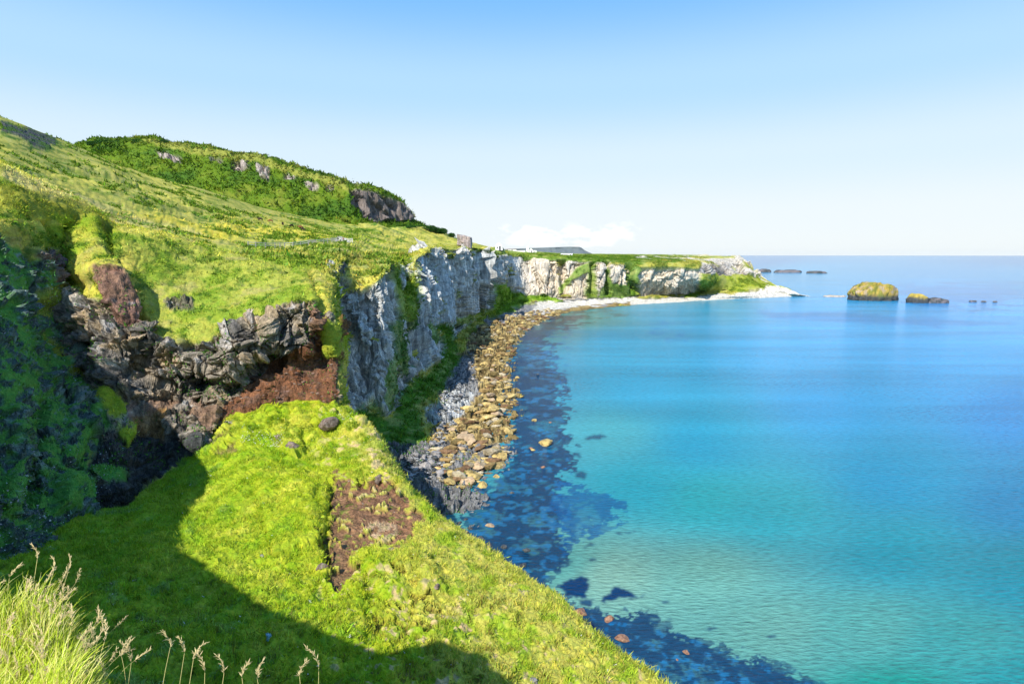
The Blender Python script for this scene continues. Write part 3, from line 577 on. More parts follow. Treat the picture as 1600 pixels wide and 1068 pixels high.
# =================================================================== GROUND THE CAMERA STANDS ON (its rim throws the big shadow)
Q = []
for (uu, vv, dd, zc) in [(120,590,66,47),(215,655,76,46),(300,704,77,46),(342,765,66,45.5),(322,805,61,45),(318,865,52,44),(380,915,45,43.5),(450,960,40.5,43),(540,1000,36.5,42),(625,1030,34,41),(665,1012,35.5,40.7),(700,1008,36,40.6),(740,1025,35,40.3),(800,1068,33.5,39.8),(900,1130,31.5,39.2)]:
    A = P(uu, vv, dd); hz = (zc - A[2]); Q.append(A + SUN / SUN[2] * hz)
Q.insert(0, Q[0] + np.array([-10, 14, 1.])); Q.insert(0, Q[0] + np.array([-30, 25, 2.]))
Q += [np.array(q) for q in [(-6.5,2.4,38.25),(-4.6,2.5,38.1),(-3.3,2.95,37.9),(-2.3,2.75,37.85),(-1.6,2.0,38.0),(-.6,1.45,38.15),(1.5,1.3,38.1),(5,.6,37.5),(9,-2,35),(14,-9,30)]]
Q = np.array(Q); T = np.gradient(Q, axis=0); O = np.stack([T[:, 1] * -1, T[:, 0], 0 * T[:, 0]], -1); O /= np.linalg.norm(O, axis=1, keepdims=True) + 1e-9   # left of travel = towards the bowl
RC = []
for q, o in zip(Q, O):
    r = min(1, np.hypot(q[0], q[1]) / 12.)
    RC.append([q - np.array([2., 9, 0]) * (2 + 8 * r) + np.array([0, 0, 1.5]), q + np.array([-1, -4, .3]) * (.6 + 2 * r), q + np.array([-.1, -.5, 0.06]), q, q + o * (.25 + 1.5 * r) + np.array([0, 0, -.9 - 3 * r]), q + o * (1.5 + 4 * r) + np.array([0, 0, -6 - 6 * r]), np.array([*(q + o * (3 + 7 * r))[:2], 14.0])])
X = loft(RC, step=6, cap=20, capr=[12, 14, 8, 10, 14, 14, 14], sm=1)
X = np.concatenate([X[:1], X], 0)
n = gnormal(X); n[n[..., 2] < -.2] *= -1
pr = Painter(X, 0, 130); pr.col[:] = GRASS
dist = np.hypot(X[..., 0], X[..., 1])
Xd = X + n * (fbm(X / 1.3, 3, 700) * np.clip(dist / 12, .04, .5))[..., None]
split_grid(Xd, pr.col, pr.rock, np.zeros(pr.u0.shape, int), {0: ('clifftop_ground', TERR)})
RIM = (Xd, gnormal(Xd))


# =================================================================== SEA
def sea_mat():
    m, nt = mat_new('sea_water'); geo = N(nt, 'ShaderNodeNewGeometry'); at = N(nt, 'ShaderNodeAttribute', attribute_name='Col')
    dist = N(nt, 'ShaderNodeVectorMath', operation='DISTANCE'); L(nt, geo.outputs['Position'], dist.inputs[0]); dist.inputs[1].default_value = (0, 0, 40)
    def nz(sx, sy, det, rot=0, rough=.55):
        mp = N(nt, 'ShaderNodeMapping'); mp.inputs['Scale'].default_value = (sx, sy, 1); mp.inputs['Rotation'].default_value = (0, 0, rot); L(nt, geo.outputs['Position'], mp.inputs['Vector'])
        n = N(nt, 'ShaderNodeTexNoise', Scale=1.0, Detail=det, Roughness=rough); L(nt, mp.outputs[0], n.inputs['Vector']); return n.outputs['Fac']
    rip = nz(.75, 2.4, 4, -.35); swl = nz(.12, .45, 3, -.25); strk = nz(.004, .03, 4, .05); strk2 = nz(.02, .09, 4, -.1)
    fade = N(nt, 'ShaderNodeMapRange'); L(nt, dist.outputs['Value'], fade.inputs[0]); fade.inputs[1].default_value = 60; fade.inputs[2].default_value = 700; fade.inputs[3].default_value = 1; fade.inputs[4].default_value = .25
    b1 = N(nt, 'ShaderNodeBump', Distance=.42); L(nt, rip, b1.inputs['Height']); L(nt, fade.outputs[0], b1.inputs['Strength'])
    b2 = N(nt, 'ShaderNodeBump', Distance=.5, Strength=.35); L(nt, swl, b2.inputs['Height']); L(nt, b1.outputs[0], b2.inputs['Normal'])
    # wind streaks: colour of rippled and calm water
    f1 = math_n(nt, 'MULTIPLY_ADD', strk, 1.0, .5); f2 = math_n(nt, 'MULTIPLY_ADD', strk2, .35, .825); f3 = math_n(nt, 'MULTIPLY', f1, f2)
    f4 = math_n(nt, 'MULTIPLY', f3, math_n(nt, 'MULTIPLY_ADD', rip, 1.1, .45))
    vm = N(nt, 'ShaderNodeVectorMath', operation='SCALE'); L(nt, at.outputs['Color'], vm.inputs[0]); L(nt, f4, vm.inputs['Scale'])
    pb = N(nt, 'ShaderNodeBsdfPrincipled', Roughness=.16); pb.inputs['IOR'].default_value = 1.33; pb.inputs['Specular IOR Level'].default_value = .16
    L(nt, vm.outputs[0], pb.inputs['Base Color']); L(nt, b2.outputs[0], pb.inputs['Normal'])
    o = N(nt, 'ShaderNodeOutputMaterial'); L(nt, pb.outputs[0], o.inputs[0]); return m
SEA = sea_mat()
vs = np.concatenate([np.array([398.92, 399.0]), np.arange(399.2, 499.5, .9), np.arange(500, 1120, 1.7)])
rr = np.abs(G(np.full(vs.shape, 800.), vs, 0)[:, 1]); rr = np.concatenate([rr, [35, 25, 15, 5.]])
th = np.radians(np.arange(-52, 62, .14))
rr = rr[rr < 26500]; R_, TH = np.meshgrid(rr, th); X = np.stack([R_ * np.sin(TH), R_ * np.cos(TH), 0 * R_], -1)
u, v, f = proj(X)
kq = np.clip(R_ / 80, .5, 12); j1 = lod(X, kq, lambda q: fbm(q / 3.0, 5, 800)); j2 = lod(X, kq, lambda q: fbm(q / 3.0 + 40, 5, 801)); j3 = lod(X, kq, lambda q: fbm(q / 1.0, 4, 803)); j4 = lod(X, kq, lambda q: fbm(q / 1.0 + 70, 4, 804))
anch = [(1200,403,(10,105,175)),(1600,403,(10,105,175)),(1250,425,(35,140,200)),(1600,430,(20,130,195)),(1500,462,(50,140,215)),(1300,490,(55,150,215)),(1050,485,(70,150,190)),(1600,500,(55,150,220)),
        (950,530,(40,145,190)),(1200,540,(45,150,210)),(1500,560,(40,145,210)),(860,580,(50,140,180)),(1000,600,(45,150,195)),(1300,620,(25,140,200)),(1600,640,(15,125,195)),(950,680,(75,155,175)),(1100,690,(30,145,185)),
        (1400,740,(5,130,175)),(1600,780,(5,115,165)),(1000,760,(35,145,170)),(1100,780,(40,150,165)),(1200,800,(35,145,165)),(1400,860,(25,135,160)),(1600,900,(15,125,150)),(950,900,(132,160,152)),(1100,900,(112,156,152)),
        (1200,980,(105,150,148)),(1350,980,(85,146,148)),(1500,1000,(60,138,145)),(1600,1068,(35,128,140)),(1400,1090,(20,130,125)),(880,880,(95,150,150)),(850,500,(60,110,120)),(900,500,(85,135,135))]
num = 0; den = 0
for (au, av, ac) in anch:
    w = 1 / (((u - au) / 1.6) ** 2 + (v - av) ** 2 * np.where(v < 520, 6, 1.3) + 250) ** 1.6; num = num + w[..., None] * lin(*ac); den = den + w
colr = num / den[..., None] * np.array([.70, .90, .78]); farb = ss(520, 440, v)[..., None]; colr = colr * (1 - farb) + colr * np.array([.35, 1.0, .96]) * farb
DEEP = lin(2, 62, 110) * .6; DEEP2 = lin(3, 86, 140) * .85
def boxb(a, r):
    for ax in (0, 1):
        c_ = np.cumsum(np.pad(a, [(r + 1, r) if i == ax else (0, 0) for i in (0, 1)], mode='edge'), axis=ax); n_ = a.shape[ax]
        a = (c_[2 * r + 1:] - c_[:n_] if ax == 0 else c_[:, 2 * r + 1:] - c_[:, :n_]) / (2 * r + 1)
    return a
def reef(poly, c, jit=12, soft=1, amt=1, thr=None):
    global colr
    if soft == 2:
        m = boxb(boxb(boxb(inpoly(u + 10 * j1, v + 7 * j2, poly).astype(float), 7), 7), 7); wn = 4 * m * (1 - m); m = ss(.40, .60, m + wn * (1.0 * j2 + .9 * j3 + .6 * j4)); m = m * (1 - .35 * ss(.0, .5, j3 + j1)); colr = mixc(colr, c, m * amt); return
    m = blur(inpoly(u + jit * 2 * j1 + jit * 1.1 * j3, v + jit * 1.2 * j2 + jit * .7 * j4, poly).astype(float), soft)
    if thr is not None: m = m * ss(thr, thr + .25, j3)
    colr = mixc(colr, c, m * amt)
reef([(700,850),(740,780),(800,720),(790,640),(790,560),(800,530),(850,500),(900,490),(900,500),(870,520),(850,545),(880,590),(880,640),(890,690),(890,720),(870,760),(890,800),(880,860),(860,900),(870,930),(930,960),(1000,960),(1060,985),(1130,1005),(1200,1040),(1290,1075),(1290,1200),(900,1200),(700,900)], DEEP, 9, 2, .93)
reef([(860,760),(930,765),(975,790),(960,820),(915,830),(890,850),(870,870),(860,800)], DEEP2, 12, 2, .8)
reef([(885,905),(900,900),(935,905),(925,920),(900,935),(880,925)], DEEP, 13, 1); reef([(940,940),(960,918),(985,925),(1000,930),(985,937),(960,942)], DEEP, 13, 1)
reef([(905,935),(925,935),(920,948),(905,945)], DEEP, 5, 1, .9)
for (a, b, c_, d_) in [(930,686,20,6),(905,742,12,5),(925,852,9,3),(930,875,8,2.5),(1035,940,10,3.5),(1107,978,10,2.5),(1205,995,7,3),(900,712,12,4),(965,705,6,2),(988,937,5,2),(975,830,6,2),(1047,966,7,2)]:
    reef([(a - c_, b), (a, b - d_), (a + c_, b), (a, b + d_)], DEEP, 6, 1, .8)
reef([(700,850),(740,780),(800,640),(830,530),(900,500),(880,640),(900,790),(860,900),(900,960),(1050,985),(1290,1075),(900,1200)], lin(20,110,165)*.8, 4, 1, .7, .12)
reef([(800,560),(840,520),(870,560),(880,700),(890,900),(800,860)], lin(70,135,160)*.8, 4, 1, .6, .42)
reef([(1000,505),(1060,512),(1110,522),(1090,528),(1030,522)], DEEP2 * 1.8, 4, 2, .6); reef([(1180,485),(1350,490),(1500,500),(1600,505),(1480,510),(1320,504),(1200,495)], lin(20,120,200) * .6, 5, 3, .5)
reef([(1380,445),(1600,440),(1600,475),(1480,480),(1400,462)], lin(10,100,185) * .6, 6, 2, .5, -.1)
reef([(820,500),(900,488),(980,482),(1000,486),(920,497),(860,510),(830,520)], lin(60,55,45) * .7, 6, 2, .7, -.1)
me = mesh_np('sea', X.reshape(-1, 3), grid_faces(*X.shape[:2])[:, ::-1], SEA, colr.reshape(-1, 3)); o = tag(new_obj('sea', me), kind='structure')
# sea all round, outside the part the camera sees, so the place carries on
oth = np.radians(np.linspace(62, 308, 60)); orr = np.geomspace(3, rr.max(), 30)
R2, T2 = np.meshgrid(orr, oth); X2 = np.stack([R2 * np.sin(T2), R2 * np.cos(T2), 0 * R2], -1)
me = mesh_np('sea_far', X2.reshape(-1, 3), grid_faces(*X2.shape[:2])[:, ::-1], SEA, np.tile(lin(20, 120, 180) * .6, (X2.shape[0] * X2.shape[1], 1))); o = tag(new_obj('sea', me), kind='structure')

# =================================================================== LIGHT, SKY, CAMERA
cam = bpy.data.cameras.new('camera'); cam.sensor_width = 36; cam.lens = 36 * F / 1600; cam.clip_start = .1; cam.clip_end = 200000
co = bpy.data.objects.new('camera', cam); COL.objects.link(co); co.location = (0, 0, H); co.rotation_euler = (math.pi / 2 - PITCH, 0, 0); scene.camera = co
sl = bpy.data.lights.new('sun', 'SUN'); sl.energy = 5.0; sl.angle = math.radians(.5); sl.color = (1, .95, .86)
so = bpy.data.objects.new('sun', sl); COL.objects.link(so)
from mathutils import Vector
so.rotation_euler = Vector(SUN).to_track_quat('Z', 'Y').to_euler()
w = bpy.data.worlds.new('World'); scene.world = w; w.use_nodes = True; nt = w.node_tree; nt.nodes.clear()
sky = N(nt, 'ShaderNodeTexSky', sky_type='NISHITA', sun_disc=False); sky.sun_elevation = SUN_EL; sky.sun_rotation = math.atan2(SUN[0], SUN[1]); sky.altitude = 0; sky.air_density = 1.0; sky.dust_density = .6; sky.ozone_density = 2.0
tc = N(nt, 'ShaderNodeTexCoord'); sep = N(nt, 'ShaderNodeSeparateXYZ'); L(nt, tc.outputs['Generated'], sep.inputs[0])
rp = N(nt, 'ShaderNodeValToRGB'); L(nt, math_n(nt, 'MULTIPLY', sep.outputs['Z'], 1.0), rp.inputs[0]); e = rp.color_ramp
e.interpolation = 'EASE'
stops = [(0, (.76, .815, .835)), (.06, (.735, .80, .84)), (.15, (.62, .755, .86)), (.26, (.41, .645, .88)), (.40, (.18, .46, .87)), (.6, (.12, .33, .74)), (1, (.10, .27, .64))]
STR = .42
while len(e.elements) < len(stops): e.elements.new(.5)
for el, (ps_, c_) in zip(e.elements, stops): el.position = ps_; el.color = (*[min(x, 1.2) for x in c_], 1)
# low white cumulus over the far land
def band(x, a, b, c_, d_):
    m1 = N(nt, 'ShaderNodeMapRange', interpolation_type='SMOOTHSTEP'); m1.inputs[1].default_value = a; m1.inputs[2].default_value = b; L(nt, x, m1.inputs[0])
    m2 = N(nt, 'ShaderNodeMapRange', interpolation_type='SMOOTHSTEP'); m2.inputs[1].default_value = c_; m2.inputs[2].default_value = d_; m2.inputs[3].default_value = 1; m2.inputs[4].default_value = 0; L(nt, x, m2.inputs[0])
    return math_n(nt, 'MULTIPLY', m1.outputs[0], m2.outputs[0])
mp = N(nt, 'ShaderNodeMapping'); mp.inputs['Scale'].default_value = (26, 26, 60); L(nt, tc.outputs['Generated'], mp.inputs['Vector'])
cn = N(nt, 'ShaderNodeTexNoise', Scale=1.0, Detail=6, Roughness=.55); L(nt, mp.outputs[0], cn.inputs['Vector'])
reg_ = math_n(nt, 'MULTIPLY', band(sep.outputs['X'], -.09, .03, .16, .25), band(sep.outputs['Z'], .006, .016, .036, .066))
cden = math_n(nt, 'MULTIPLY_ADD', cn.outputs['Fac'], 3.2, -2.05); cden = math_n(nt, 'ADD', cden, math_n(nt, 'MULTIPLY', reg_, .75))
cden = math_n(nt, 'MULTIPLY', cden, reg_); cden = math_n(nt, 'MULTIPLY', cden, 1.6, clamp=True)
# cloud tone: bright top, blue-grey base
ct = N(nt, 'ShaderNodeMapRange'); ct.inputs[1].default_value = .008; ct.inputs[2].default_value = .038; ct.inputs[3].default_value = .86; ct.inputs[4].default_value = 1.03; L(nt, sep.outputs['Z'], ct.inputs[0])
skm = N(nt, 'ShaderNodeMix', data_type='RGBA', blend_type='MULTIPLY'); skm.inputs['Factor'].default_value = 1
hsv = N(nt, 'ShaderNodeHueSaturation', Saturation=1.0); L(nt, sky.outputs[0], hsv.inputs['Color'])
sc_ = N(nt, 'ShaderNodeVectorMath', operation='SCALE'); L(nt, rp.outputs[0], sc_.inputs[0]); sc_.inputs['Scale'].default_value = 9.0
mixn = N(nt, 'ShaderNodeMix', data_type='RGBA'); mixn.inputs['Factor'].default_value = .94
L(nt, hsv.outputs[0], mixn.inputs['A']); L(nt, sc_.outputs[0], mixn.inputs['B'])
cc = N(nt, 'ShaderNodeVectorMath', operation='SCALE'); cc.inputs[0].default_value = (9.6, 9.6, 9.6); L(nt, ct.outputs[0], cc.inputs['Scale'])
fin = N(nt, 'ShaderNodeMix', data_type='RGBA'); L(nt, cden, fin.inputs['Factor']); L(nt, mixn.outputs['Result'], fin.inputs['A']); L(nt, cc.outputs[0], fin.inputs['B'])
bg = N(nt, 'ShaderNodeBackground', Strength=.10); L(nt, fin.outputs['Result'], bg.inputs[0]); wo = N(nt, 'ShaderNodeOutputWorld'); L(nt, bg.outputs[0], wo.inputs[0])
scene.view_settings.view_transform = 'Standard'; scene.view_settings.look = 'None'; scene.view_settings.exposure = 0.42; scene.view_settings.gamma = 1
scene.render.engine = 'CYCLES'; scene.cycles.max_bounces = 5; scene.cycles.diffuse_bounces = 3; scene.cycles.use_denoising = True


# =================================================================== THINGS
import bmesh
HAZE = 7e-6
from mathutils import Matrix, Euler
bpy.context.view_layer.update(); DG = bpy.context.evaluated_depsgraph_get()
HITS = {}
def hit(u_, v_):
    d = Vector(P(float(u_), float(v_), 50.) - np.array([0, 0, H])).normalized()
    r = scene.ray_cast(DG, Vector((0, 0, H)) + d * 8, d); return r[1] if r[0] else Vector(G(u_, v_, 0))
def ground(x, y, z0=200):
    r = scene.ray_cast(DG, Vector((x, y, z0)), Vector((0, 0, -1))); return r[1].z if r[0] else 0
def mesh_obj(name, bm, mat, parent=None, smooth=False):
    me = bpy.data.meshes.new(name); bm.to_mesh(me); bm.free()
    for p_ in me.polygons: p_.use_smooth = smooth
    me.materials.append(mat); return new_obj(name, me, parent)
def empty(name, loc, rz=0):
    o = bpy.data.objects.new(name, None); COL.objects.link(o); o.location = loc; o.rotation_euler = (0, 0, rz); return o
def box(bm, c, s_, rot=0):
    r = bmesh.ops.create_cube(bm, size=1); M = Matrix.Translation(c) @ Matrix.Rotation(rot, 4, 'Z') @ Matrix.Diagonal((*s_, 1)); bmesh.ops.transform(bm, matrix=M, verts=r['verts']); return r['verts']
def ico(sub):
    bm = bmesh.new(); bmesh.ops.create_icosphere(bm, subdivisions=sub, radius=1); V = np.array([v_.co[:] for v_ in bm.verts]); Fc = np.array([[q.index for q in f_.verts] for f_ in bm.faces]); bm.free(); return V, Fc
ICO = {k_: ico(k_) for k_ in (1, 2, 3, 4, 5)}
def rock_verts(seed, sub=3, planes=11, rough=.07):
    V, Fc = ICO[sub]; V = V.copy(); r = np.random.default_rng(seed)
    for _ in range(planes):
        nrm = r.normal(size=3); nrm /= np.linalg.norm(nrm); dd = r.uniform(.48, .85); ex = V @ nrm - dd; V -= np.where(ex > 0, ex, 0)[:, None] * nrm * .93
    V += V * (fbm(V * 2.2 + seed, 4, seed % 50) * rough * 2.2)[:, None]; return V, Fc
def leaves_mesh(pos, nrm, size, colr, wid=.35, per=3, lean=.6, rng=RNG, up=(0, 0, 1.)):
    """many small blades: pos (N,3) nrm (N,3) size (N,) colr (N,3)"""
    pos = np.repeat(pos, per, 0); nrm = np.repeat(nrm, per, 0); size = np.repeat(size, per) * rng.uniform(.6, 1.25, len(pos)); colr = np.repeat(colr, per, 0)
    n_ = len(pos); jit = rng.normal(size=(n_, 3)) * size[:, None] * .45; jit[:, 2] *= .3
    d = nrm * .5 + np.array(up) * .6 + rng.normal(size=(n_, 3)) * lean; d /= np.linalg.norm(d, axis=1, keepdims=True)
    a = rng.normal(size=(n_, 3)); s_ = np.cross(d, a); s_ /= np.linalg.norm(s_, axis=1, keepdims=True) + 1e-9
    b0 = pos + jit - nrm * size[:, None] * .15; w_ = (size * wid)[:, None]
    V = np.stack([b0 - s_ * w_ * .5, b0 + s_ * w_ * .5, b0 + d * size[:, None]], 1).reshape(-1, 3)
    c_ = np.clip(colr * rng.uniform(.6, 1.45, (n_, 1)) * (1 + rng.normal(size=(n_, 3)) * np.array([.12, .05, .1])), 0.003, .85)
    C_ = np.repeat(c_, 3, 0); C_[2::3] *= 1.1
    return V, np.arange(len(V)).reshape(-1, 3), np.clip(C_, 0, .9)
def scatter(grid, dens, wmask, maxf=1e9, rng=RNG):
    Xg, ng, pn = grid[0], grid[1], grid[2]
    A = np.linalg.norm(np.cross(Xg[1:, :-1] - Xg[:-1, :-1], Xg[:-1, 1:] - Xg[:-1, :-1]), axis=-1)
    w_ = np.broadcast_to(dens, Xg.shape[:2])[:-1, :-1] * A * np.clip(wmask[:-1, :-1], 0, 1) * (pn.f[:-1, :-1] < maxf) * (pn.u0[:-1, :-1] > -60) * (pn.v0[:-1, :-1] < 1110)
    cnt = rng.poisson(w_); i, j = np.nonzero(cnt); c_ = cnt[i, j]; i = np.repeat(i, c_); j = np.repeat(j, c_)
    a, b = rng.random(len(i))[:, None], rng.random(len(i))[:, None]
    pos = Xg[i, j] + a * (Xg[i + 1, j] - Xg[i, j]) + b * (Xg[i, j + 1] - Xg[i, j])
    return pos, ng[i, j], pn.col[i, j], i, j
# ---- turf on the slope, the cliff tops and the scrub of the hill
def turf(name, grid, dens, wmask, size, wid, per, maxf, label=None, gain=1.0, lean=.6):
    pos, nr, cl, i, j = scatter(grid, dens, wmask, maxf); n_ = len(pos)
    V, Fc, Cc = leaves_mesh(pos, nr, size * RNG.uniform(.5, 1.2, n_) * np.clip(1 + 1.4 * grid[2].n2[i, j], .5, 1.7) * (grid[2].f[i, j] / 60. if callable(wid) else 1), cl * gain, wid if not callable(wid) else .3, per, lean)
    me = mesh_np(name, V, Fc, LEAF, Cc, smooth=False); o = tag(new_obj(name, me), kind='stuff'); print('TURF', name, len(Fc)); return o
g_slope = (1 - SLOPE[3])
o = turf('slope_grass', SLOPE, 55, g_slope * np.clip(.5 + SLOPE[2].n2, .15, 1) , .30, .17, 3, 95, gain=1.25); tag(o, kind='stuff')
gmk = (1 - COAST[3]) * (COAST[2].f < 112); o = turf('clifftop_grass', COAST, 14, gmk * np.clip(.45 + COAST[2].n1, .1, 1), .40, .28, 3, 130, gain=1.45)
gmk = (1 - COAST[3]) * (COAST[2].f >= 100) * (COAST[2].v0 > 330) * (1 - inpoly(COAST[2].u0, COAST[2].v0, PATH_POLY)) * (1 - .8 * inpoly(COAST[2].u0, COAST[2].v0, [(500,374),(550,374),(560,384),(500,386)])); o = turf('meadow_grass', COAST, 2.2, gmk * np.clip(.3 + 1.6 * COAST[2].n1, .0, 1), .62, .5, 3, 330, gain=1.35, lean=.9)
hm_ = (1 - HILL[3]); o = turf('hill_scrub', HILL, .42, hm_ * np.clip(.55 + HILL[2].n1, .1, 1), 2.1, .55, 4, 600, gain=1.0, lean=.9)
# dark low bushes in drifts on the left hill and cliff brow
bmk = (1 - COAST[3]) * ss(.2, .38, COAST[2].n1 + .25 * COAST[2].n3) * (COAST[2].u0 < 560) * (COAST[2].v0 < 420)
pos, nr, cl, i, j = scatter(COAST, 1.1, bmk, 330); V, Fc, Cc = leaves_mesh(pos, nr, RNG.uniform(.4, .9, len(pos)) * np.minimum(COAST[2].f[i, j], 170) / 130., np.tile(np.array([.13, .21, .02]), (len(pos), 1)), .55, 5, .9)
tag(new_obj('bracken', mesh_np('bracken', V, Fc, LEAF, Cc, smooth=False)), kind='stuff')
lwm = COAST[2].mask([(-100,370),(0,370),(60,420),(85,500),(110,560),(150,620),(200,680),(180,760),(70,860),(0,890),(-100,950)], 2) * ss(.0, .35, COAST[2].n3 + .5 * COAST[2].n1)
pos, nr, cl, i, j = scatter(COAST, 4, lwm, 110); V, Fc, Cc = leaves_mesh(pos + nr * .12, nr, RNG.uniform(.06, .2, len(pos)), np.tile(np.array([.45, .50, .50]), (len(pos), 1)), 1.0, 1, 1.2)
tag(new_obj('pale_specks', mesh_np('pale_specks', V, Fc, LEAF, Cc, smooth=False)), kind='stuff')  # small pale flecks strewn over the left wall
pos, nr, cl, i, j = scatter(COAST, 10, (COAST[2].f < 112) * COAST[3] * (.25 + .5 * lwm), 112); V, Fc, Cc = leaves_mesh(pos, nr, RNG.uniform(.15, .4, len(pos)), np.tile(np.array([.09, .24, .03]), (len(pos), 1)), .5, 3, .9)
pk = fbm(pos / 2.5, 3, 77) > .12; pk = np.repeat(np.repeat(pk, 3), 3); V = V[pk]; Cc = Cc[pk]; Fc = np.arange(len(V)).reshape(-1, 3)
tag(new_obj('cliff_moss', mesh_np('cliff_moss', V, Fc, LEAF, Cc, smooth=False)), kind='stuff')
gmk = (1 - COAST[3]) * (COAST[2].f >= 110) * (COAST[2].v0 > 396) * (COAST[2].u0 < 1200); o = turf('ledge_vegetation', COAST, 1.6, gmk, .9, .5, 3, 600, gain=1.0, lean=.9)
# little flowers
fl = SLOPE[2]; fmk = fl.mask([(380,685),(440,685),(440,700),(380,700)], 1) * .8 + fl.mask([(500,655),(560,650),(560,665),(530,668)], 1) * .3 + ss(.4, .5, fl.n2 + .3 * fl.n1) * .12
pos, nr, cl, i, j = scatter(SLOPE, 9, fmk * g_slope, 95); V, Fc, Cc = leaves_mesh(pos + nr * .18, nr, np.full(len(pos), .10), np.tile(np.array([.8, .8, .68]), (len(pos), 1)), .9, 3, 1.0)
tag(new_obj('white_wildflowers', mesh_np('white_wildflowers', V, Fc, LEAF, Cc, smooth=False)), kind='stuff')
em = np.zeros(fl.u0.shape); ne = X_edge = SLOPE[0].shape[0]; em[-75:-45, :] = 1; em *= (fl.v0 > 800) * (fl.v0 < 1060)
pos, nr, cl, i, j = scatter(SLOPE, 7, em, 95); V, Fc, Cc = leaves_mesh(pos + nr * .25, nr, np.full(len(pos), .12), np.tile(np.array([.45, .28, .42]), (len(pos), 1)), .7, 3, 1.0)
tag(new_obj('pink_sea_thrift', mesh_np('pink_sea_thrift', V, Fc, LEAF, Cc, smooth=False)), kind='stuff')

# ---- rocks
M_OCH = plain('ochre_wrack_rock', OCHRE * .75, .75, .45, 1.6, .25, .8, tints=np.array([.64, .46, .16]), dist=.15); M_GRY = plain('grey_boulder', np.array([.20,.20,.21]), .85, .35, 1.4, .2, .8, tints=np.array([.42,.38,.35]), dist=.15)
M_DRK = plain('dark_wet_boulder', np.array([.035,.04,.045]), .45, .4, 1.8, .5, .8, tints=np.array([.10,.10,.09]), dist=.1); M_RDB = plain('red_brown_boulder', np.array([.22,.10,.06]), .7, .4, 2.0, .3, .8, tints=np.array([.42,.24,.15]), dist=.1)
M_TAN = plain('tan_boulder', np.array([.38,.25,.15]), .8, .25, 2.0, .2, .7, tints=np.array([.58,.43,.26]), dist=.1)
BASES = []
for s_ in range(7):
    V, Fc = rock_verts(100 + s_, 3, 22, .10); BASES.append((V, Fc))
RM = {}
def boulder(pos, size, mat, label, group, seed, flat=.6, sink=.3):
    key = (seed % 7, mat.name)
    if key not in RM: V, Fc = BASES[seed % 7]; RM[key] = mesh_np('boulder', V, Fc, mat, smooth=False)
    o = new_obj('boulder', RM[key]); r = random.Random(seed); sx = size * r.uniform(.8, 1.25); sy = size * r.uniform(.7, 1.1)
    o.scale = (sx / 2, sy / 2, size * flat / 2); o.rotation_euler = (r.uniform(-.25, .25), r.uniform(-.25, .25), r.uniform(0, 6.3))
    o.location = (pos[0], pos[1], pos[2] + size * flat * (.5 - sink)); tag(o, label, 'boulder', group); return o
sea_r = [(765,821,14,M_TAN,'lit tan boulder standing alone in the dark water past the grey shore'),(853,693,26,M_OCH,'long flat ochre rock awash beyond the ochre point'),(835,657,12,M_OCH,'small ochre rock awash level with the upper end of the ochre shore'),
 (860,660,8,M_RDB,'tiny brown rock just right of the small ochre rock awash'),(833,703,10,M_OCH,'small ochre rock between the ochre point and the long flat rock'),(848,730,9,M_RDB,'brown rock awash below the long flat rock'),(753,759,20,M_OCH,'low ochre rock awash just off the tip of the ochre point'),
 (735,857,11,M_DRK,'round dark boulder in shallow water nearest the bright grass edge'),(750,843,15,M_DRK,'largest dark boulder in the row beside the grass edge'),(763,851,11,M_DRK,'dark boulder just right of the largest one by the grass edge'),(788,855,14,M_DRK,'flat dark boulder in the middle of the dark row off the grass edge'),
 (823,860,17,M_DRK,'dark boulder at the seaward end of the dark row'),(818,883,15,M_DRK,'low dark boulder half hidden nearer the grass edge'),(735,826,12,M_DRK,'upright dark boulder below the foot of the grey shore'),(706,823,12,M_DRK,'dark boulder touching the corner of grey shore and grass'),
 (718,817,9,M_DRK,'small dark boulder above the corner of grey shore and grass'),(728,811,7,M_DRK,'smallest dark boulder off the foot of the grey shore'),(727,790,20,M_DRK,'wide dark boulder at the waterline end of the grey shore'),(830,700,7,M_RDB,'brown pebble of rock off the ochre point'),
 (905,957,26,M_RDB,'red brown rock against the lower grass edge'),(951,967,17,M_RDB,'red brown rock in dark water off the lower grass edge'),(972,998,22,M_RDB,'broad red brown rock touching the grass edge lowest down'),(1072,1019,11,M_RDB,'lone small red brown rock farthest out in the dark water'),
 (1058,1030,4,M_RDB,'tiny red brown rock beside the lone small one far out'),(888,965,14,M_DRK,'dark rock between the grass edge and the uppermost red brown rock'),(868,938,20,M_DRK,'dark reddish rock hugging the grass edge above the others'),(775,745,12,M_OCH,'ochre rock off the ochre point nearest its tip'),
 (800,770,8,M_DRK,'dark rock awash below the ochre point tip'),(786,700,9,M_OCH,'ochre rock just off the middle of the ochre shore'),(815,620,10,M_OCH,'ochre rock awash beside the upper ochre shore'),(808,590,10,M_OCH,'ochre rock at the bend of the upper ochre shore'),
 (780,535,12,M_OCH,'low tan rock at the mouth of the far cove'),(860,497,14,M_DRK,'dark rock awash off the white beach'),(840,585,6,M_DRK,'small dark rock in the blue shallows above the ochre shore')]
for k_, (a, b, w_, m_, lb) in enumerate(sea_r):
    q = G(a, b, 0); t = math.hypot(q[0], math.hypot(q[1], H)); boulder(q, w_ * t / F * 1.05, m_, lb, 'rocks awash near the shore', 500 + k_, .55, .42)
def shore_pick(poly, n_, seed):
    c_ = COAST[2]; m = inpoly(c_.u0, c_.v0, poly) & (COAST[4] == 4) & (c_.f > 95); i, j = np.nonzero(m); r = np.random.default_rng(seed)
    if len(i) == 0: return []
    w_ = c_.f[i, j] ** 1.0; s_ = r.choice(len(i), min(n_, len(i)), replace=False, p=w_ / w_.sum()); return [(COAST[0][i[k], j[k]], c_.f[i[k], j[k]]) for k in s_]
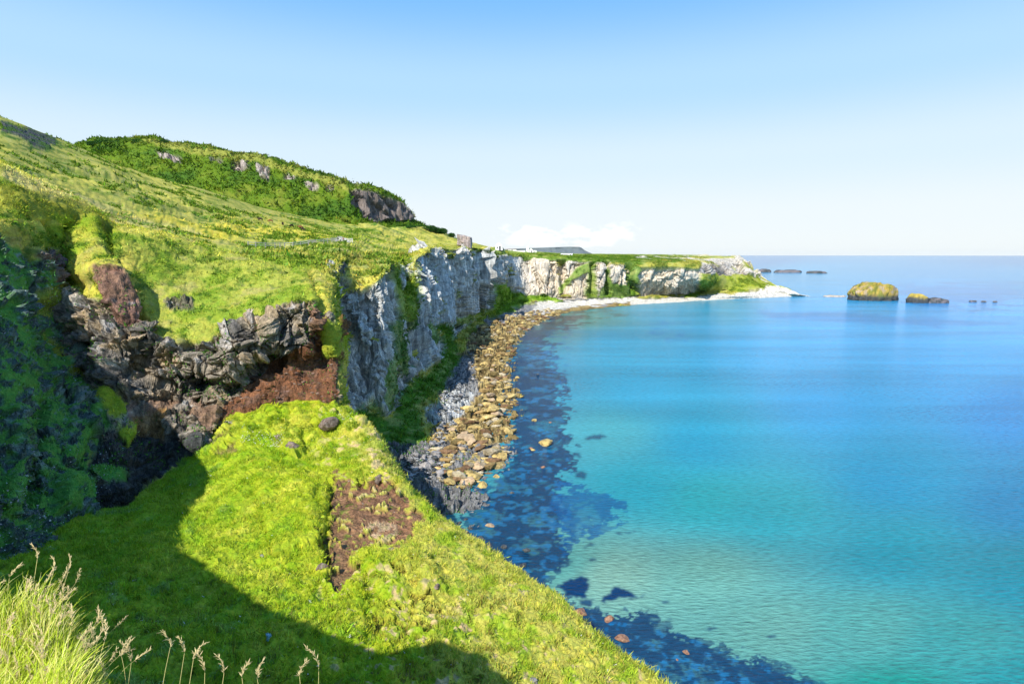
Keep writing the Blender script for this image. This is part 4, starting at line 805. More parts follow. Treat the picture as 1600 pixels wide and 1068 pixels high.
OP = [(690,760),(672,700),(700,660),(755,620),(740,565),(770,550),(800,560),(800,600),(795,640),(800,700),(795,735),(745,755)]
for k_, (q, ff) in enumerate(shore_pick(OP, 70, 1)):
    boulder(q, random.uniform(1.8, 4.2) * (1 if k_ % 5 else 1.6), M_OCH if k_ % 4 else M_TAN, 'weathered ochre boulder among the sunlit rocks of the near shore', 'ochre boulders of the near shore', k_, .42, .3)
GP = [(610,715),(650,690),(690,700),(690,760),(735,800),(700,822),(660,790),(625,750)]
for k_, (q, ff) in enumerate(shore_pick(GP, 45, 2)):
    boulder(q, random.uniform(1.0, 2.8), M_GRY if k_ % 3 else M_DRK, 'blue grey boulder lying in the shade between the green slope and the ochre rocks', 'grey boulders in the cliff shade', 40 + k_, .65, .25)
GP2 = [(660,600),(745,545),(742,600),(700,650),(655,640)]
for k_, (q, ff) in enumerate(shore_pick(GP2, 25, 3)):
    boulder(q, random.uniform(.9, 2.2), M_GRY, 'grey boulder on the shaded cobbles under the limestone cliff', 'boulders on the shaded cobbles', 80 + k_, .6, .25)
FP = [(725,540),(770,505),(840,490),(880,490),(850,508),(800,528),(780,545)]
for k_, (q, ff) in enumerate(shore_pick(FP, 30, 4)):
    boulder(q, random.uniform(2, 4.5), M_OCH if k_ % 2 else M_GRY, 'boulder on the rocky ledge short of the white beach', 'boulders short of the white beach', 120 + k_, .55, .25)
# small rubble, far too much to count
def rubble(name, poly, n_, s0, s1, cols, seed, pk=None):
    pk = shore_pick(poly, n_, seed) if pk is None else pk; r = np.random.default_rng(seed); Vb = [rock_verts(900 + q, 1, 7, .12)[0] for q in range(4)]; F1_ = ICO[1][1]; Vs = []; Fs = []; Cs = []
    for k_, (q, ff) in enumerate(pk):
        s_ = s0 * (s1 / s0) ** (r.random() ** 2.2) / 2; a = r.normal(.2, .5); V = Vb[k_ % 4] * np.array([s_ * 1.2, s_ * r.uniform(.45, .8), s_ * r.uniform(.3, .6)]); V = np.stack([V[:, 0] * math.cos(a) - V[:, 1] * math.sin(a), V[:, 0] * math.sin(a) + V[:, 1] * math.cos(a), V[:, 2]], -1) + q + np.array([0, 0, s_ * .2])
        Vs.append(V); Fs.append(F1_ + k_ * len(V)); c_ = cols[r.integers(len(cols))] * r.uniform(.55, 1.3); Cs.append(np.tile(c_, (len(V), 1)))
    me = mesh_np(name, np.concatenate(Vs), np.concatenate(Fs), TERR, np.clip(np.concatenate(Cs), .01, .9), smooth=False, attrs={'rock': np.full(sum(len(x) for x in Vs), .6)}); tag(new_obj(name, me), kind='stuff')
rubble('ochre_rubble', [(690,765),(665,700),(700,655),(745,620),(735,560),(720,530),(770,500),(860,480),(880,495),(810,545),(815,700),(760,770)], 2600, .4, 4.0, [OCHRE, OCHRE * 1.2, OCHRE * .6, np.array([.36,.24,.10]), np.array([.5,.42,.28]), np.array([.25,.15,.08])], 21)
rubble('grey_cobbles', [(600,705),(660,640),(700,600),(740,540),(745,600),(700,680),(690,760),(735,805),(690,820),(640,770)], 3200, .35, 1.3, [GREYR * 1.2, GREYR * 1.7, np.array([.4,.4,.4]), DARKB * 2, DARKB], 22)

def face_pick(grid, mask, n_, seed):
    i, j = np.nonzero(mask); r = np.random.default_rng(seed); s_ = r.choice(len(i), min(n_, len(i)), replace=False); return [(grid[0][i[k], j[k]] - grid[1][i[k], j[k]] * .08, 0) for k in s_]
c_ = COAST[2]; rm_ = inpoly(c_.u, c_.v, [(345,640),(400,595),(450,550),(500,560),(528,570),(525,632),(440,632),(350,662)]) & (c_.f < 112) & (COAST[3] > .5)
rubble('red_scree', None, 0, .18, 1.1, [RED * .8, BROWN * .8, np.array([.22,.14,.11]), np.array([.30,.2,.15])], 31, face_pick(COAST, rm_, 420, 31))
sm_ = SLOPE[3] > .6; rubble('soil_stones', None, 0, .05, .35, [np.array([.5,.4,.3]), BROWN, BROWN * .7, np.array([.65,.6,.52])], 32, face_pick(SLOPE, sm_, 700, 32))
# ---- sea stacks and skerries
def stack(name, u0_, u1_, vb, vt, prof, cfun, label, cat, depth=.7, seed=1, sub=5):
    q0, q1 = G(u0_, vb, 0), G(u1_, vb, 0); ctr = (q0 + q1) / 2; W = np.linalg.norm(q1 - q0); t = math.hypot(ctr[0], ctr[1]); Hh = (vb - vt) * math.hypot(t, H) / F
    V, Fc = ICO[sub]; V = V.copy(); up = V[:, 2].copy(); r = np.hypot(V[:, 0], V[:, 1])
    z = np.clip(up, -.2, 1); hx = np.interp(V[:, 0] / np.maximum(1, 1), np.linspace(-1, 1, len(prof)), prof)
    k2 = ss(-.1, .55, z) * hx; xy = V[:, :2] / np.maximum(r, 1e-6)[:, None] * (np.minimum(1, r * 1.0 + .0) ** .45)[:, None]
    Y = np.stack([xy[:, 0] * W / 2, xy[:, 1] * W / 2 * depth, np.where(up < -.1, -2, k2 * Hh)], -1)
    hx2 = np.interp(xy[:, 0], np.linspace(-1, 1, len(prof)), prof); Y[:, 2] = np.where(up < -.1, -2.0, ss(-.1, .5, z) * hx2 * Hh)
    cs = W / 14.; l1, l2, lid = worley((Y + 300) / cs * np.array([1, 1, .25]), seed); rad = Y * np.array([1, 1, 0]); rad /= np.linalg.norm(rad, axis=1, keepdims=True) + 1e-6
    Y += rad * ((lid - .5) * cs * .8 - (1 - ss(0, .15, l2 - l1)) * cs * .4)[:, None]; Y[:, 2] += np.where(Y[:, 2] > .5, (lid - .5) * cs * .5 + fbm(Y / cs, 3, seed) * cs * .3, 0)
    a = math.atan2(q1[1] - q0[1], q1[0] - q0[0]); c_, s_ = math.cos(a), math.sin(a)
    colr_ = cfun(Y[:, 2] / Hh, fbm((Y + 50) / cs * .9, 4, seed + 3), Y[:, 2]); Z_ = np.stack([Y[:, 0] * c_ - Y[:, 1] * s_, Y[:, 0] * s_ + Y[:, 1] * c_, Y[:, 2]], -1)
    me = mesh_np(name, Z_, Fc, TERR, np.clip(colr_, .01, .9), smooth=True, attrs={'rock': np.full(len(Y), .6)}); o = new_obj(name, me); o.location = ctr; tag(o, label, cat); return o
YEL = np.array([.42, .30, .06])
def c_stack(h, n_, z):
    c_ = np.tile(YEL, (len(h), 1)); c_ = mixc(c_, np.array([.24, .24, .05]), ss(.05, .4, n_)); c_ = mixc(c_, np.array([.42, .33, .22]), ss(.0, .3, -n_)); c_ = mixc(c_, DARKB * 1.2, ss(.40, .22, h + .12 * n_)); return c_
def c_low(h, n_, z): c_ = np.tile(DARKB * 1.3, (len(h), 1)); return mixc(c_, np.array([.5, .38, .08]), ss(.5, .75, h + .2 * n_))
def c_drk(h, n_, z): return mixc(np.tile(DARKB * 1.6, (len(h), 1)), np.array([.22, .19, .2]), ss(-.1, .3, n_))
stack('sea_stack', 1326, 1401, 468.5, 445.5, [.3, .5, .62, .85, 1, .97, .92, .85, .78, .62, .35], c_stack, 'large yellow lichened sea stack standing off the tip of the headland', 'sea stack', .6, 31)
stack('sea_stack', 1417, 1452, 472.5, 461, [.25, .5, .8, 1, .9, .7, .5, .4, .3], c_low, 'small dark sea stack with a yellowish cap right of the large one', 'sea stack', .7, 41, 4)
stack('skerry', 1446, 1482, 473, 466.5, [.4, .7, .9, 1, .8, .6, .4], c_drk, 'low bare dark skerry touching the right side of the small sea stack', 'skerry', .5, 43, 4)
stack('skerry', 1183, 1205, 425.3, 420.5, [.4, .8, 1, .8, .5], c_drk, 'dark skerry nearest the headland cliff in the far water', 'skerry', .5, 44, 3)
stack('skerry', 1208, 1252, 425.8, 421.8, [.4, .7, .8, 1, .8, .7, .5], c_drk, 'long dark skerry in the middle of the far line of reefs', 'skerry', .4, 45, 3)
stack('skerry', 1259, 1292, 426.8, 423.6, [.4, .8, 1, .8, .5], c_drk, 'long low skerry farthest right in the far line of reefs', 'skerry', .4, 46, 3)
for (a, b, v_, lb) in [(1514,1526,471.5,'left one of three tiny dark reefs right of the sea stacks'),(1533,1541,472,'middle one of three tiny dark reefs right of the sea stacks'),(1551,1558,472.3,'rightmost one of three tiny dark reefs right of the sea stacks')]:
    stack('reef', a, b, v_, v_ - 1.8, [.6, 1, .8, 1, .5], c_drk, lb, 'reef', .5, int(a) % 97, 3)
stack('reef', 1286, 1322, 463.2, 461.6, [.5, .9, 1, .9, .6], lambda h, n_, z: np.tile(np.array([.5, .42, .34]), (len(h), 1)), 'pale rock shelf barely above water between headland tip and large stack', 'reef', .4, 51, 3)
# quarried rock block on the skyline
b0 = hit(724, 385); V, Fc = ICO[4]; V = V / np.abs(V).max(1, keepdims=True) ** .88; V = V + V * (fbm(V * 1.6 + 5, 4, 8) * .16)[:, None]; s0 = (b0 - Vector((0, 0, H))).length / F
V = V * np.array([11 * s0, 14 * s0, 9 * s0]); V[:, 2] += -.22 * V[:, 0]
me = mesh_np('rock_outcrop', V, Fc, TERR, np.tile(np.array([.42,.34,.30]), (len(V), 1)), smooth=False, attrs={'rock': np.ones(len(V))}); o = new_obj('rock_outcrop', me); o.location = (b0.x, b0.y + 8, b0.z + 8 * s0)
tag(o, 'flat topped reddish grey rock block on the skyline right of the dark bushes', 'rock outcrop')
# ---- bushes on the skyline
M_TRK = plain('bush_stem', np.array([.08,.05,.03]))
def bush(name, loc, size, label, cat='bush', colb=np.array([.035,.10,.02]), n_=2600, seed=0):
    r = np.random.default_rng(seed); root = empty(name, loc); tag(root, label, cat); lob = r.normal(size=(7, 3)) * np.array([.45, .4, .15]) + np.array([0, 0, .45]); L_ = []
    for q in lob:
        d = r.normal(size=(n_ // 7, 3)); d /= np.linalg.norm(d, axis=1, keepdims=True); L_.append(q + d * r.uniform(.25, .42, (n_ // 7, 1)) * np.array([1.1, 1, .9]))
    pos = np.concatenate(L_); pos[:, 2] = np.maximum(pos[:, 2], .02); nr = pos - pos.mean(0); nr /= np.linalg.norm(nr, axis=1, keepdims=True); sz = np.array(size)
    V, Fc, Cc = leaves_mesh(pos * sz, nr, np.full(len(pos), min(size) * .09), np.tile(colb, (len(pos), 1)), .9, 2, .9, r)
    new_obj('foliage', mesh_np('foliage', V, Fc, LEAF, Cc, smooth=False), root)
    bm = bmesh.new()
    for q in lob[:4]:
        e_ = Vector(q * sz); M = Vector((0, 0, 1)).rotation_difference(e_.normalized()).to_matrix().to_4x4(); bmesh.ops.create_cone(bm, segments=6, radius1=min(size) * .03, radius2=min(size) * .012, depth=e_.length, matrix=Matrix.Translation(e_ / 2) @ M, cap_ends=True)
    mesh_obj('stem', bm, M_TRK, root); return root
for k_, (a, b, wd, ht, lb) in enumerate([(675,358,16,10,'dark rounded bush at the left end of the skyline clump'),(690,361,18,9,'dark bush in the middle of the skyline clump'),(706,366,14,6,'low dark bush at the right end of the skyline clump'),(648,351,14,4,'green bush tucked below the end of the crag'),(640,352,10,3,'small green bush under the crag'),
        (752,388,9,4,'small bush on the cliff edge left of the white arched hut'),(762,391,9,5,'dark bush on the cliff edge nearest the white arched hut'),(742,386,8,3,'low bush on the cliff edge right of the rock block')]):
    q = hit(a, b + 4); s_ = (q - Vector((0, 0, H))).length / F; bush('bush', (q.x, q.y, q.z - ht * s_ * .15), (wd * s_ * .75, wd * s_ * .6, ht * s_ * 1.25), lb, seed=k_)
for k_, (a, b, wd, ht) in enumerate([(150,222,20,6),(185,220,26,5),(222,218,26,5),(243,219,18,5)]):
    q = hit(a, b + 3); s_ = (q - Vector((0, 0, H))).length / F; bush('bush', (q.x, q.y + 3, q.z - 1), (wd * s_ * .8, wd * s_ * .5, ht * s_ * 1.3), ['dark bush at the left end of the hill crest','long dark bush second from left on the hill crest','long dark bush third from left on the hill crest','dark bush ending the row on the hill crest'][k_], seed=20 + k_)

# ---- buildings on the plateau
M_WHT = plain('white_render', np.array([.80,.80,.78]), .7, .04, 1, .3, .1); M_SLT = plain('dark_slate', np.array([.08,.08,.09]), .6, .2, 2, .4, .2); M_GLS = plain('dark_opening', np.array([.03,.035,.045]), .3, .1, 1, .5, .0); M_RDR = plain('brown_roof', np.array([.30,.20,.15]), .8, .2, 2, .2, .2)
def place_bldg(name, u_, vb, d_, label, cat):
    q = P(u_, vb, d_); gz = ground(q[0], q[1]); gz = gz if gz > 20 else q[2]; root = empty(name, (q[0], q[1], gz - .2), -math.atan2(q[0], q[1])); tag(root, label, cat); return root
# arched hut
r_ = place_bldg('arched_hut', 779.5, 396.5, 400, 'white arched hut standing at the cliff edge, leftmost of the white buildings', 'hut')
bm = bmesh.new(); ps_ = [(2.6 * math.cos(a), 5.0 * math.sin(a) ** .8) for a in np.linspace(0, math.pi, 15)]; fr = [bm.verts.new((x, -3.5, z)) for x, z in ps_]; bk = [bm.verts.new((x, 3.5, z)) for x, z in ps_]
for i in range(14): bm.faces.new((fr[i], fr[i + 1], bk[i + 1], bk[i]))
bm.faces.new(fr[::-1]); bm.faces.new(bk); bmesh.ops.recalc_face_normals(bm, faces=bm.faces); mesh_obj('shell', bm, M_WHT, r_)
bm = bmesh.new(); box(bm, (.7, -3.53, 1.5), (1.1, .12, 2.8)); mesh_obj('door', bm, M_GLS, r_); bm = bmesh.new(); box(bm, (-1.1, -3.53, 1.9), (.8, .12, 1.0)); mesh_obj('window', bm, M_GLS, r_)
def gable(name, u_, vb, d_, w_, dp, h_, rh, label, roofm, wins, chim=None):
    r_ = place_bldg(name, u_, vb, d_, label, 'building'); bm = bmesh.new(); box(bm, (0, 0, h_ / 2), (w_, dp, h_)); mesh_obj('wall', bm, M_WHT, r_)
    bm = bmesh.new(); x = w_ / 2 + .15; y = dp / 2 + .25; A = [bm.verts.new(c_) for c_ in [(-x, -y, h_), (x, -y, h_), (x, y, h_), (-x, y, h_), (-x, 0, h_ + rh), (x, 0, h_ + rh)]]
    for f_ in ((0, 1, 5, 4), (2, 3, 4, 5), (0, 4, 3), (1, 2, 5), (0, 3, 2, 1)): bm.faces.new([A[k] for k in f_])
    rf = mesh_obj('roof', bm, roofm, r_)
    if chim: bm = bmesh.new(); box(bm, (chim, 0, h_ + rh + .4), (.9, .9, 1.8)); mesh_obj('chimney', bm, M_WHT, rf)
    for (wx, wz, ww, wh, nm) in wins: bm = bmesh.new(); box(bm, (wx, -dp / 2 - .03, wz), (ww, .1, wh)); mesh_obj(nm, bm, M_GLS, r_)
    return r_
gable('long_shed', 798.5, 395.2, 560, 10.5, 5, 1.5, .5, 'long low shed with a dark roof between the arched hut and the boundary wall', M_RDR, [(-3.8, .75, 1.4, 1.0, 'door'), (1, .85, 1, .6, 'window')])
r_ = place_bldg('boundary_wall', 813.5, 394.6, 580, 'low white wall running between the long shed and the white cottage', 'wall'); bm = bmesh.new(); box(bm, (0, 0, .6), (9.5, .5, 1.3)); mesh_obj('masonry', bm, M_WHT, r_); bm = bmesh.new(); box(bm, (0, 0, 1.33), (9.7, .7, .14)); mesh_obj('coping', bm, M_WHT, r_)
r_ = place_bldg('cottage', 829.5, 394.3, 600, 'white cottage with steep gable and square tower right of the low wall', 'building')
bm = bmesh.new(); A = [bm.verts.new(c_) for c_ in [(-2.6,-4,0),(2.6,-4,0),(2.6,-4,2.0),(0,-4,4.4),(-2.6,-4,2.0),(-2.6,4,0),(2.6,4,0),(2.6,4,2.0),(0,4,4.4),(-2.6,4,2.0)]]
for f_ in ((0,1,2,3,4),(9,8,7,6,5),(1,6,7,2),(5,0,4,9),(5,6,1,0)): bm.faces.new([A[k] for k in f_])
mesh_obj('wall', bm, M_WHT, r_)
bm = bmesh.new()
for sx in (-1, 1): B = [bm.verts.new(c_) for c_ in [(sx*2.9,-4.3,1.85),(0,-4.3,4.55),(0,4.3,4.55),(sx*2.9,4.3,1.85),(sx*2.9,-4.3,1.7),(0,-4.3,4.42),(0,4.3,4.42),(sx*2.9,4.3,1.7)]]; [bm.faces.new([B[k] for k in f_]) for f_ in ((0,1,2,3),(7,6,5,4),(0,4,5,1),(3,2,6,7),(0,3,7,4))]
mesh_obj('roof', bm, M_WHT, r_)
bm = bmesh.new(); box(bm, (-3.6, 0, 3.2), (2.2, 2.2, 6.4)); box(bm, (-3.6, 0, 6.45), (2.5, 2.5, .25)); mesh_obj('tower', bm, M_WHT, r_)
bm = bmesh.new(); box(bm, (4.2, 0, 1.1), (3.2, 5, 2.2)); an = mesh_obj('annex', bm, M_WHT, r_); bm = bmesh.new(); box(bm, (4.3, -2.53, 1.1), (1.0, .1, .9)); mesh_obj('window', bm, M_GLS, an)
bm = bmesh.new(); box(bm, (.5, -4.03, .95), (.95, .1, 1.9)); mesh_obj('door', bm, M_GLS, r_); bm = bmesh.new(); box(bm, (-1.2, -4.03, 1.2), (.9, .1, .9)); mesh_obj('window', bm, M_GLS, r_)
gable('low_building', 885.5, 401.2, 520, 10.5, 5, 1.5, .7, 'long low white building set down on the grass above the lit cliffs, rightmost of all', M_WHT, [(3.4, .75, 1.3, 1.0, 'door'), (-1, .85, 3.4, .5, 'window')])

# ---- fence, gate, walkers, cattle
M_WOOD = plain('weathered_wood', np.array([.30,.29,.26]), .85, .2, 5, .2, .2); M_PALE = plain('pale_wood', np.array([.62,.60,.56]), .8, .1, 4, .2, .2)
pix = [(388,386),(400,387),(415,387.5),(430,387.5),(445,387),(458,386),(470,384.5),(482,382.5),(494,381),(506,379.5),(518,378),(527,377)]
pts_ = [hit(a, b) for a, b in pix]; root = empty('wooden_fence', pts_[0]); tag(root, 'long low post and rail fence along the path across the clifftop field', 'fence'); rail = bmesh.new(); rail2 = bmesh.new()
def bar(bm, a, b, w_, h_):
    d = b - a; m = (a + b) / 2; M = Matrix.Translation(m) @ d.to_track_quat('X', 'Z').to_matrix().to_4x4() @ Matrix.Diagonal((d.length, w_, h_, 1)); r = bmesh.ops.create_cube(bm, size=1); bmesh.ops.transform(bm, matrix=M, verts=r['verts'])
allp = []
for a, b in zip(pts_[:-1], pts_[1:]):
    n_ = max(1, int((b - a).length / 3.2))
    for k in range(n_): allp.append(a.lerp(b, k / n_))
allp = allp[:90]
for a, b in zip(allp[:-1], allp[1:]):
    o0 = pts_[0]; bar(rail, a - o0 + Vector((0, 0, 1.15)), b - o0 + Vector((0, 0, 1.15)), .08, .14); bar(rail2, a - o0 + Vector((0, 0, .65)), b - o0 + Vector((0, 0, .65)), .08, .14)
mesh_obj('rail', rail, M_PALE, root); mesh_obj('rail', rail2, M_PALE, root)
for a in allp: bm = bmesh.new(); box(bm, a - pts_[0] + Vector((0, 0, .6)), (.18, .18, 1.5)); mesh_obj('post', bm, M_WOOD, root)
q = hit(545, 378.5); root = empty('wooden_gate', q, .2); tag(root, 'pale wooden gate beside the walkers at the end of the fence', 'gate')
for x in (-1.3, 1.3): bm = bmesh.new(); box(bm, (x, 0, .7), (.22, .22, 1.6)); mesh_obj('post', bm, M_PALE, root)
bm = bmesh.new()
for z in (.35, .7, 1.05, 1.35): box(bm, (0, 0, z), (2.4, .08, .12))
bar(bm, Vector((-1.1, .07, .3)), Vector((1.1, .07, 1.35)), .06, .12); mesh_obj('gate_leaf', bm, M_PALE, root)
M_SKIN = plain('skin', np.array([.55,.36,.27]), .6, .05); M_HAIR = plain('hair', np.array([.06,.04,.03]), .8, .2)
def skin_obj(name, verts, edges, rad, mat, parent, sub=1):
    me = bpy.data.meshes.new(name); me.from_pydata(verts, edges, []); o = new_obj(name, me, parent); o.modifiers.new('Skin', 'SKIN'); 
    for i, r in enumerate(rad): me.skin_vertices[0].data[i].radius = (r, r)
    me.skin_vertices[0].data[0].use_root = True
    s_ = o.modifiers.new('Sub', 'SUBSURF'); s_.levels = sub; s_.render_levels = sub; me.materials.append(mat); return o
def person(loc, rz, jacket, trousers, label, stride=.18, arm=.12, scale=1.0):
    root = empty('person', loc, rz); root.scale = (scale,) * 3; tag(root, label, 'person', 'walkers on the clifftop path'); s_ = stride
    V = [(0,0,.95),(0,0,1.2),(0,0,1.42),(0,0,1.53),(0,.01,1.62),(0,.02,1.72),(.19,0,1.40),(.25,arm,1.14),(.24,arm*2+.08,.92),(-.19,0,1.40),(-.25,-arm,1.14),(-.24,-arm+.05,.90),(.10,0,.90),(.11,s_*.7,.50),(.11,s_,.08),(.11,s_+.16,.04),(-.10,0,.90),(-.11,-s_*.4,.50),(-.11,-s_,.10),(-.11,-s_+.15,.04)]
    E = [(0,1),(1,2),(2,3),(3,4),(4,5),(2,6),(6,7),(7,8),(2,9),(9,10),(10,11),(0,12),(12,13),(13,14),(14,15),(0,16),(16,17),(17,18),(18,19)]
    Rr = [.13,.12,.13,.055,.095,.085,.065,.045,.035,.065,.045,.035,.09,.06,.042,.04,.09,.06,.042,.04]
    skin_obj('body', V, E, Rr, M_SKIN, root, 2)
    jm = plain('jacket_cloth', np.array(jacket), .85, .1, 6); tm = plain('trouser_cloth', np.array(trousers), .85, .1, 6)
    k = [0,1,2,6,7,9,10]; skin_obj('jacket', [V[i] for i in k], [(0,1),(1,2),(2,3),(3,4),(2,5),(5,6)], [.155,.15,.155,.09,.065,.09,.065], jm, root, 2)
    k = [0,12,13,14,16,17,18]; skin_obj('trousers', [V[i] for i in k], [(0,1),(1,2),(2,3),(0,4),(4,5),(5,6)], [.15,.11,.08,.06,.11,.08,.06], tm, root, 2)
    skin_obj('hair', [(0,-.01,1.74),(0,-.06,1.66)], [(0,1)], [.09,.08], M_HAIR, root, 2); return root
for (a, b, rz, jc, tr, lb) in [(528,377.2,1.2,(.05,.05,.07),(.05,.06,.10),'person in a dark jacket, leftmost of the three walkers'),(532,379.0,.3,(.62,.60,.60),(.10,.10,.14),'person in a pale top walking between the two others'),(536.5,378.4,2.4,(.35,.10,.10),(.22,.20,.18),'person in a reddish top, rightmost of the three walkers')]:
    person(hit(a, b), rz, jc, tr, lb)
M_COW = plain('dark_hide', np.array([.035,.022,.018]), .8, .3, 3); M_COW2 = plain('brown_hide', np.array([.20,.08,.035]), .8, .3, 3); M_HORN = plain('horn', np.array([.5,.45,.35]))
def cow(loc, rz, mat, label, grazing=True):
    root = empty('cow', loc, rz); tag(root, label, 'cow', 'cattle grazing in the clifftop field'); hz = .35 if grazing else 1.35
    V = [(0,0,1.05),(0,.55,1.08),(0,-.6,1.1),(0,1.0,1.15 if not grazing else .95),(0,1.3,hz+.15),(0,1.6,hz-.05),
         (.2,.6,.75),(.2,.63,.40),(.2,.6,.04),(-.2,.6,.75),(-.2,.57,.40),(-.2,.62,.04),(.2,-.65,.8),(.2,-.8,.42),(.2,-.72,.04),(-.2,-.65,.8),(-.2,-.78,.42),(-.2,-.68,.04),(0,-.95,1.1),(0,-1.05,.6)]
    E = [(0,1),(0,2),(1,3),(3,4),(4,5),(1,6),(6,7),(7,8),(1,9),(9,10),(10,11),(2,12),(12,13),(13,14),(2,15),(15,16),(16,17),(2,18),(18,19)]
    Rr = [.38,.36,.34,.20,.15,.09,.12,.07,.06,.12,.07,.06,.15,.08,.06,.15,.08,.06,.05,.03]
    skin_obj('body', V, E, Rr, mat, root, 2)
    for s_ in (-1, 1):
        bm = bmesh.new(); bmesh.ops.create_icosphere(bm, subdivisions=1, radius=.09, matrix=Matrix.Translation((s_ * .2, 1.28, hz + .25)) @ Matrix.Diagonal((1.4, .5, .7, 1))); mesh_obj('ear', bm, mat, root)
    return root
for k_, (a, b, rz, m_, gz_, lb) in enumerate([(407,345.5,1.5,M_COW,False,'dark cow standing apart at the left end of the herd'),(423,348,1.9,M_COW2,True,'brown cow grazing second from the left'),(442,352,.5,M_COW,True,'dark cow grazing third from the left, seen end on'),(456,355.5,2.6,M_COW,True,'dark cow grazing just left of the last pair'),(470,357.5,1.4,M_COW2,False,'brown cow standing, upper one of the last pair'),(473,361,4.4,M_COW,True,'dark cow grazing, lower one of the last pair')]):
    cow(hit(a, b), rz, m_, lb, gz_)
# blue bag caught on the shaded slope
q = hit(419.5, 997); V, Fc = rock_verts(77, 3, 9, .25); V = V * np.array([.22, .18, .34]); V += V * (fbm(V * 14, 3, 3) * .35)[:, None]
M_BAG = plain('blue_plastic', np.array([.05,.30,.62]), .35, .5, 12, .5, .6, tints=np.array([.45,.75,.9]), dist=.03); o = new_obj('plastic_bag', mesh_np('plastic_bag', V, Fc, M_BAG, smooth=False)); o.location = q + Vector((0, 0, .15)); tag(o, 'crumpled bright blue plastic bag lying on the shaded grass slope', 'plastic bag')
# stones that break the turf of the slope
M_BAS = plain('basalt_stone', np.array([.15,.10,.07]), .9, .4, 3, .2, .8, tints=np.array([.28,.22,.18]), dist=.1)
for k_, (a, b, w_, lb) in enumerate([(458,697,30,'largest dark rock breaking out of the turf near the top of the green slope'),(436,682,18,'pale topped dark rock just left of the largest rock in the turf'),(512,660,34,'brown rock beneath the grass lip at the top right of the green slope'),(683,915,12,'small brown stone in the lower right turf below the bare patch'),(672,980,16,'dark stone half buried in turf left of the lowest shade'),
        (503,885,18,'dark stone at the bottom of the crease beside the bare patch'),(408,868,9,'small pale stone in the bright turf near the shadow edge'),(832,1062,16,'grey stone in the turf at the bottom of the picture'),(610,858,14,'brown stone just under the bare patch'),(590,748,24,'brown stone under the turf lip on the top edge of the bare patch')]):
    q = hit(a, b); s_ = (q - Vector((0, 0, H))).length / F; o = boulder(q, w_ * s_ * 1.1, M_BAS if k_ not in (6, 7) else M_GRY, lb, 'stones in the turf', 300 + k_, .7, .56); o.name = 'turf_stone'

# ---- tall grass at the photographer's feet
def blade_strip(base, top, bend, w_, segs=5):
    ts = np.linspace(0, 1, segs + 1); mid = (base + top) / 2 + bend; pts = [(1 - t) ** 2 * base + 2 * t * (1 - t) * mid + t * t * top for t in ts]; return np.array(pts), w_ * (1 - ts ** 1.5 * .92)
def strips(items, sidev):
    V = []; Fc = []; Cc = []; n0 = 0
    for (pts, ws, c0, c1), sd in zip(items, sidev):
        k = len(pts); s_ = np.tile(sd, (k, 1)) * ws[:, None] / 2; V.append(np.stack([pts - s_, pts + s_], 1).reshape(-1, 3)); t = np.linspace(0, 1, k)[:, None]; Cc.append(np.repeat(c0 * (1 - t) + c1 * t, 2, 0))
        for i in range(k - 1): Fc.append((n0 + 2 * i, n0 + 2 * i + 1, n0 + 2 * i + 3, n0 + 2 * i + 2))
        n0 += 2 * k
    return np.concatenate(V), np.array(Fc), np.concatenate(Cc)
rg = np.random.default_rng(3); items = []; sides = []
def gz(x, y): return ground(x, y, 39.8)
for k in range(7000):
    u_ = rg.uniform(-90, 135) if k % 6 else rg.uniform(-90, 520); d_ = rg.uniform(2.1, 3.5); x = (u_ - 800) / F * d_ * 1.08; y = d_
    z = gz(x, y)
    if z < 36.9 or z > 39: continue
    hgt = rg.uniform(.14, .36) * (1 if u_ < 60 else max(.3, 1 - (u_ - 60) / 130)); b_ = np.array([x, y, z - .02]); lean = np.array([rg.normal(.12, .16), rg.normal(.0, .14), 0]) * hgt * 1.6; t_ = b_ + lean + np.array([0, 0, hgt])
    pts, ws = blade_strip(b_, t_, np.array([0, 0, hgt * .35]) - lean * .2, rg.uniform(.004, .009)); g_ = np.array([.42,.52,.04]) if rg.random() < .6 else np.array([.78,.68,.20]); g_ = g_ * rg.uniform(.7, 1.5)
    items.append((pts, ws, g_ * .75, g_ * 1.15)); a = rg.uniform(-.8, .8); sides.append(np.array([math.cos(a), math.sin(a), 0]))
V, Fc, Cc = strips(items, sides); tag(new_obj('foreground_grass', mesh_np('foreground_grass', V, Fc, LEAF, np.clip(Cc, 0, .85), smooth=False)), kind='stuff')
STEM = np.array([.68,.58,.24]); SEED = np.array([.78,.62,.34])
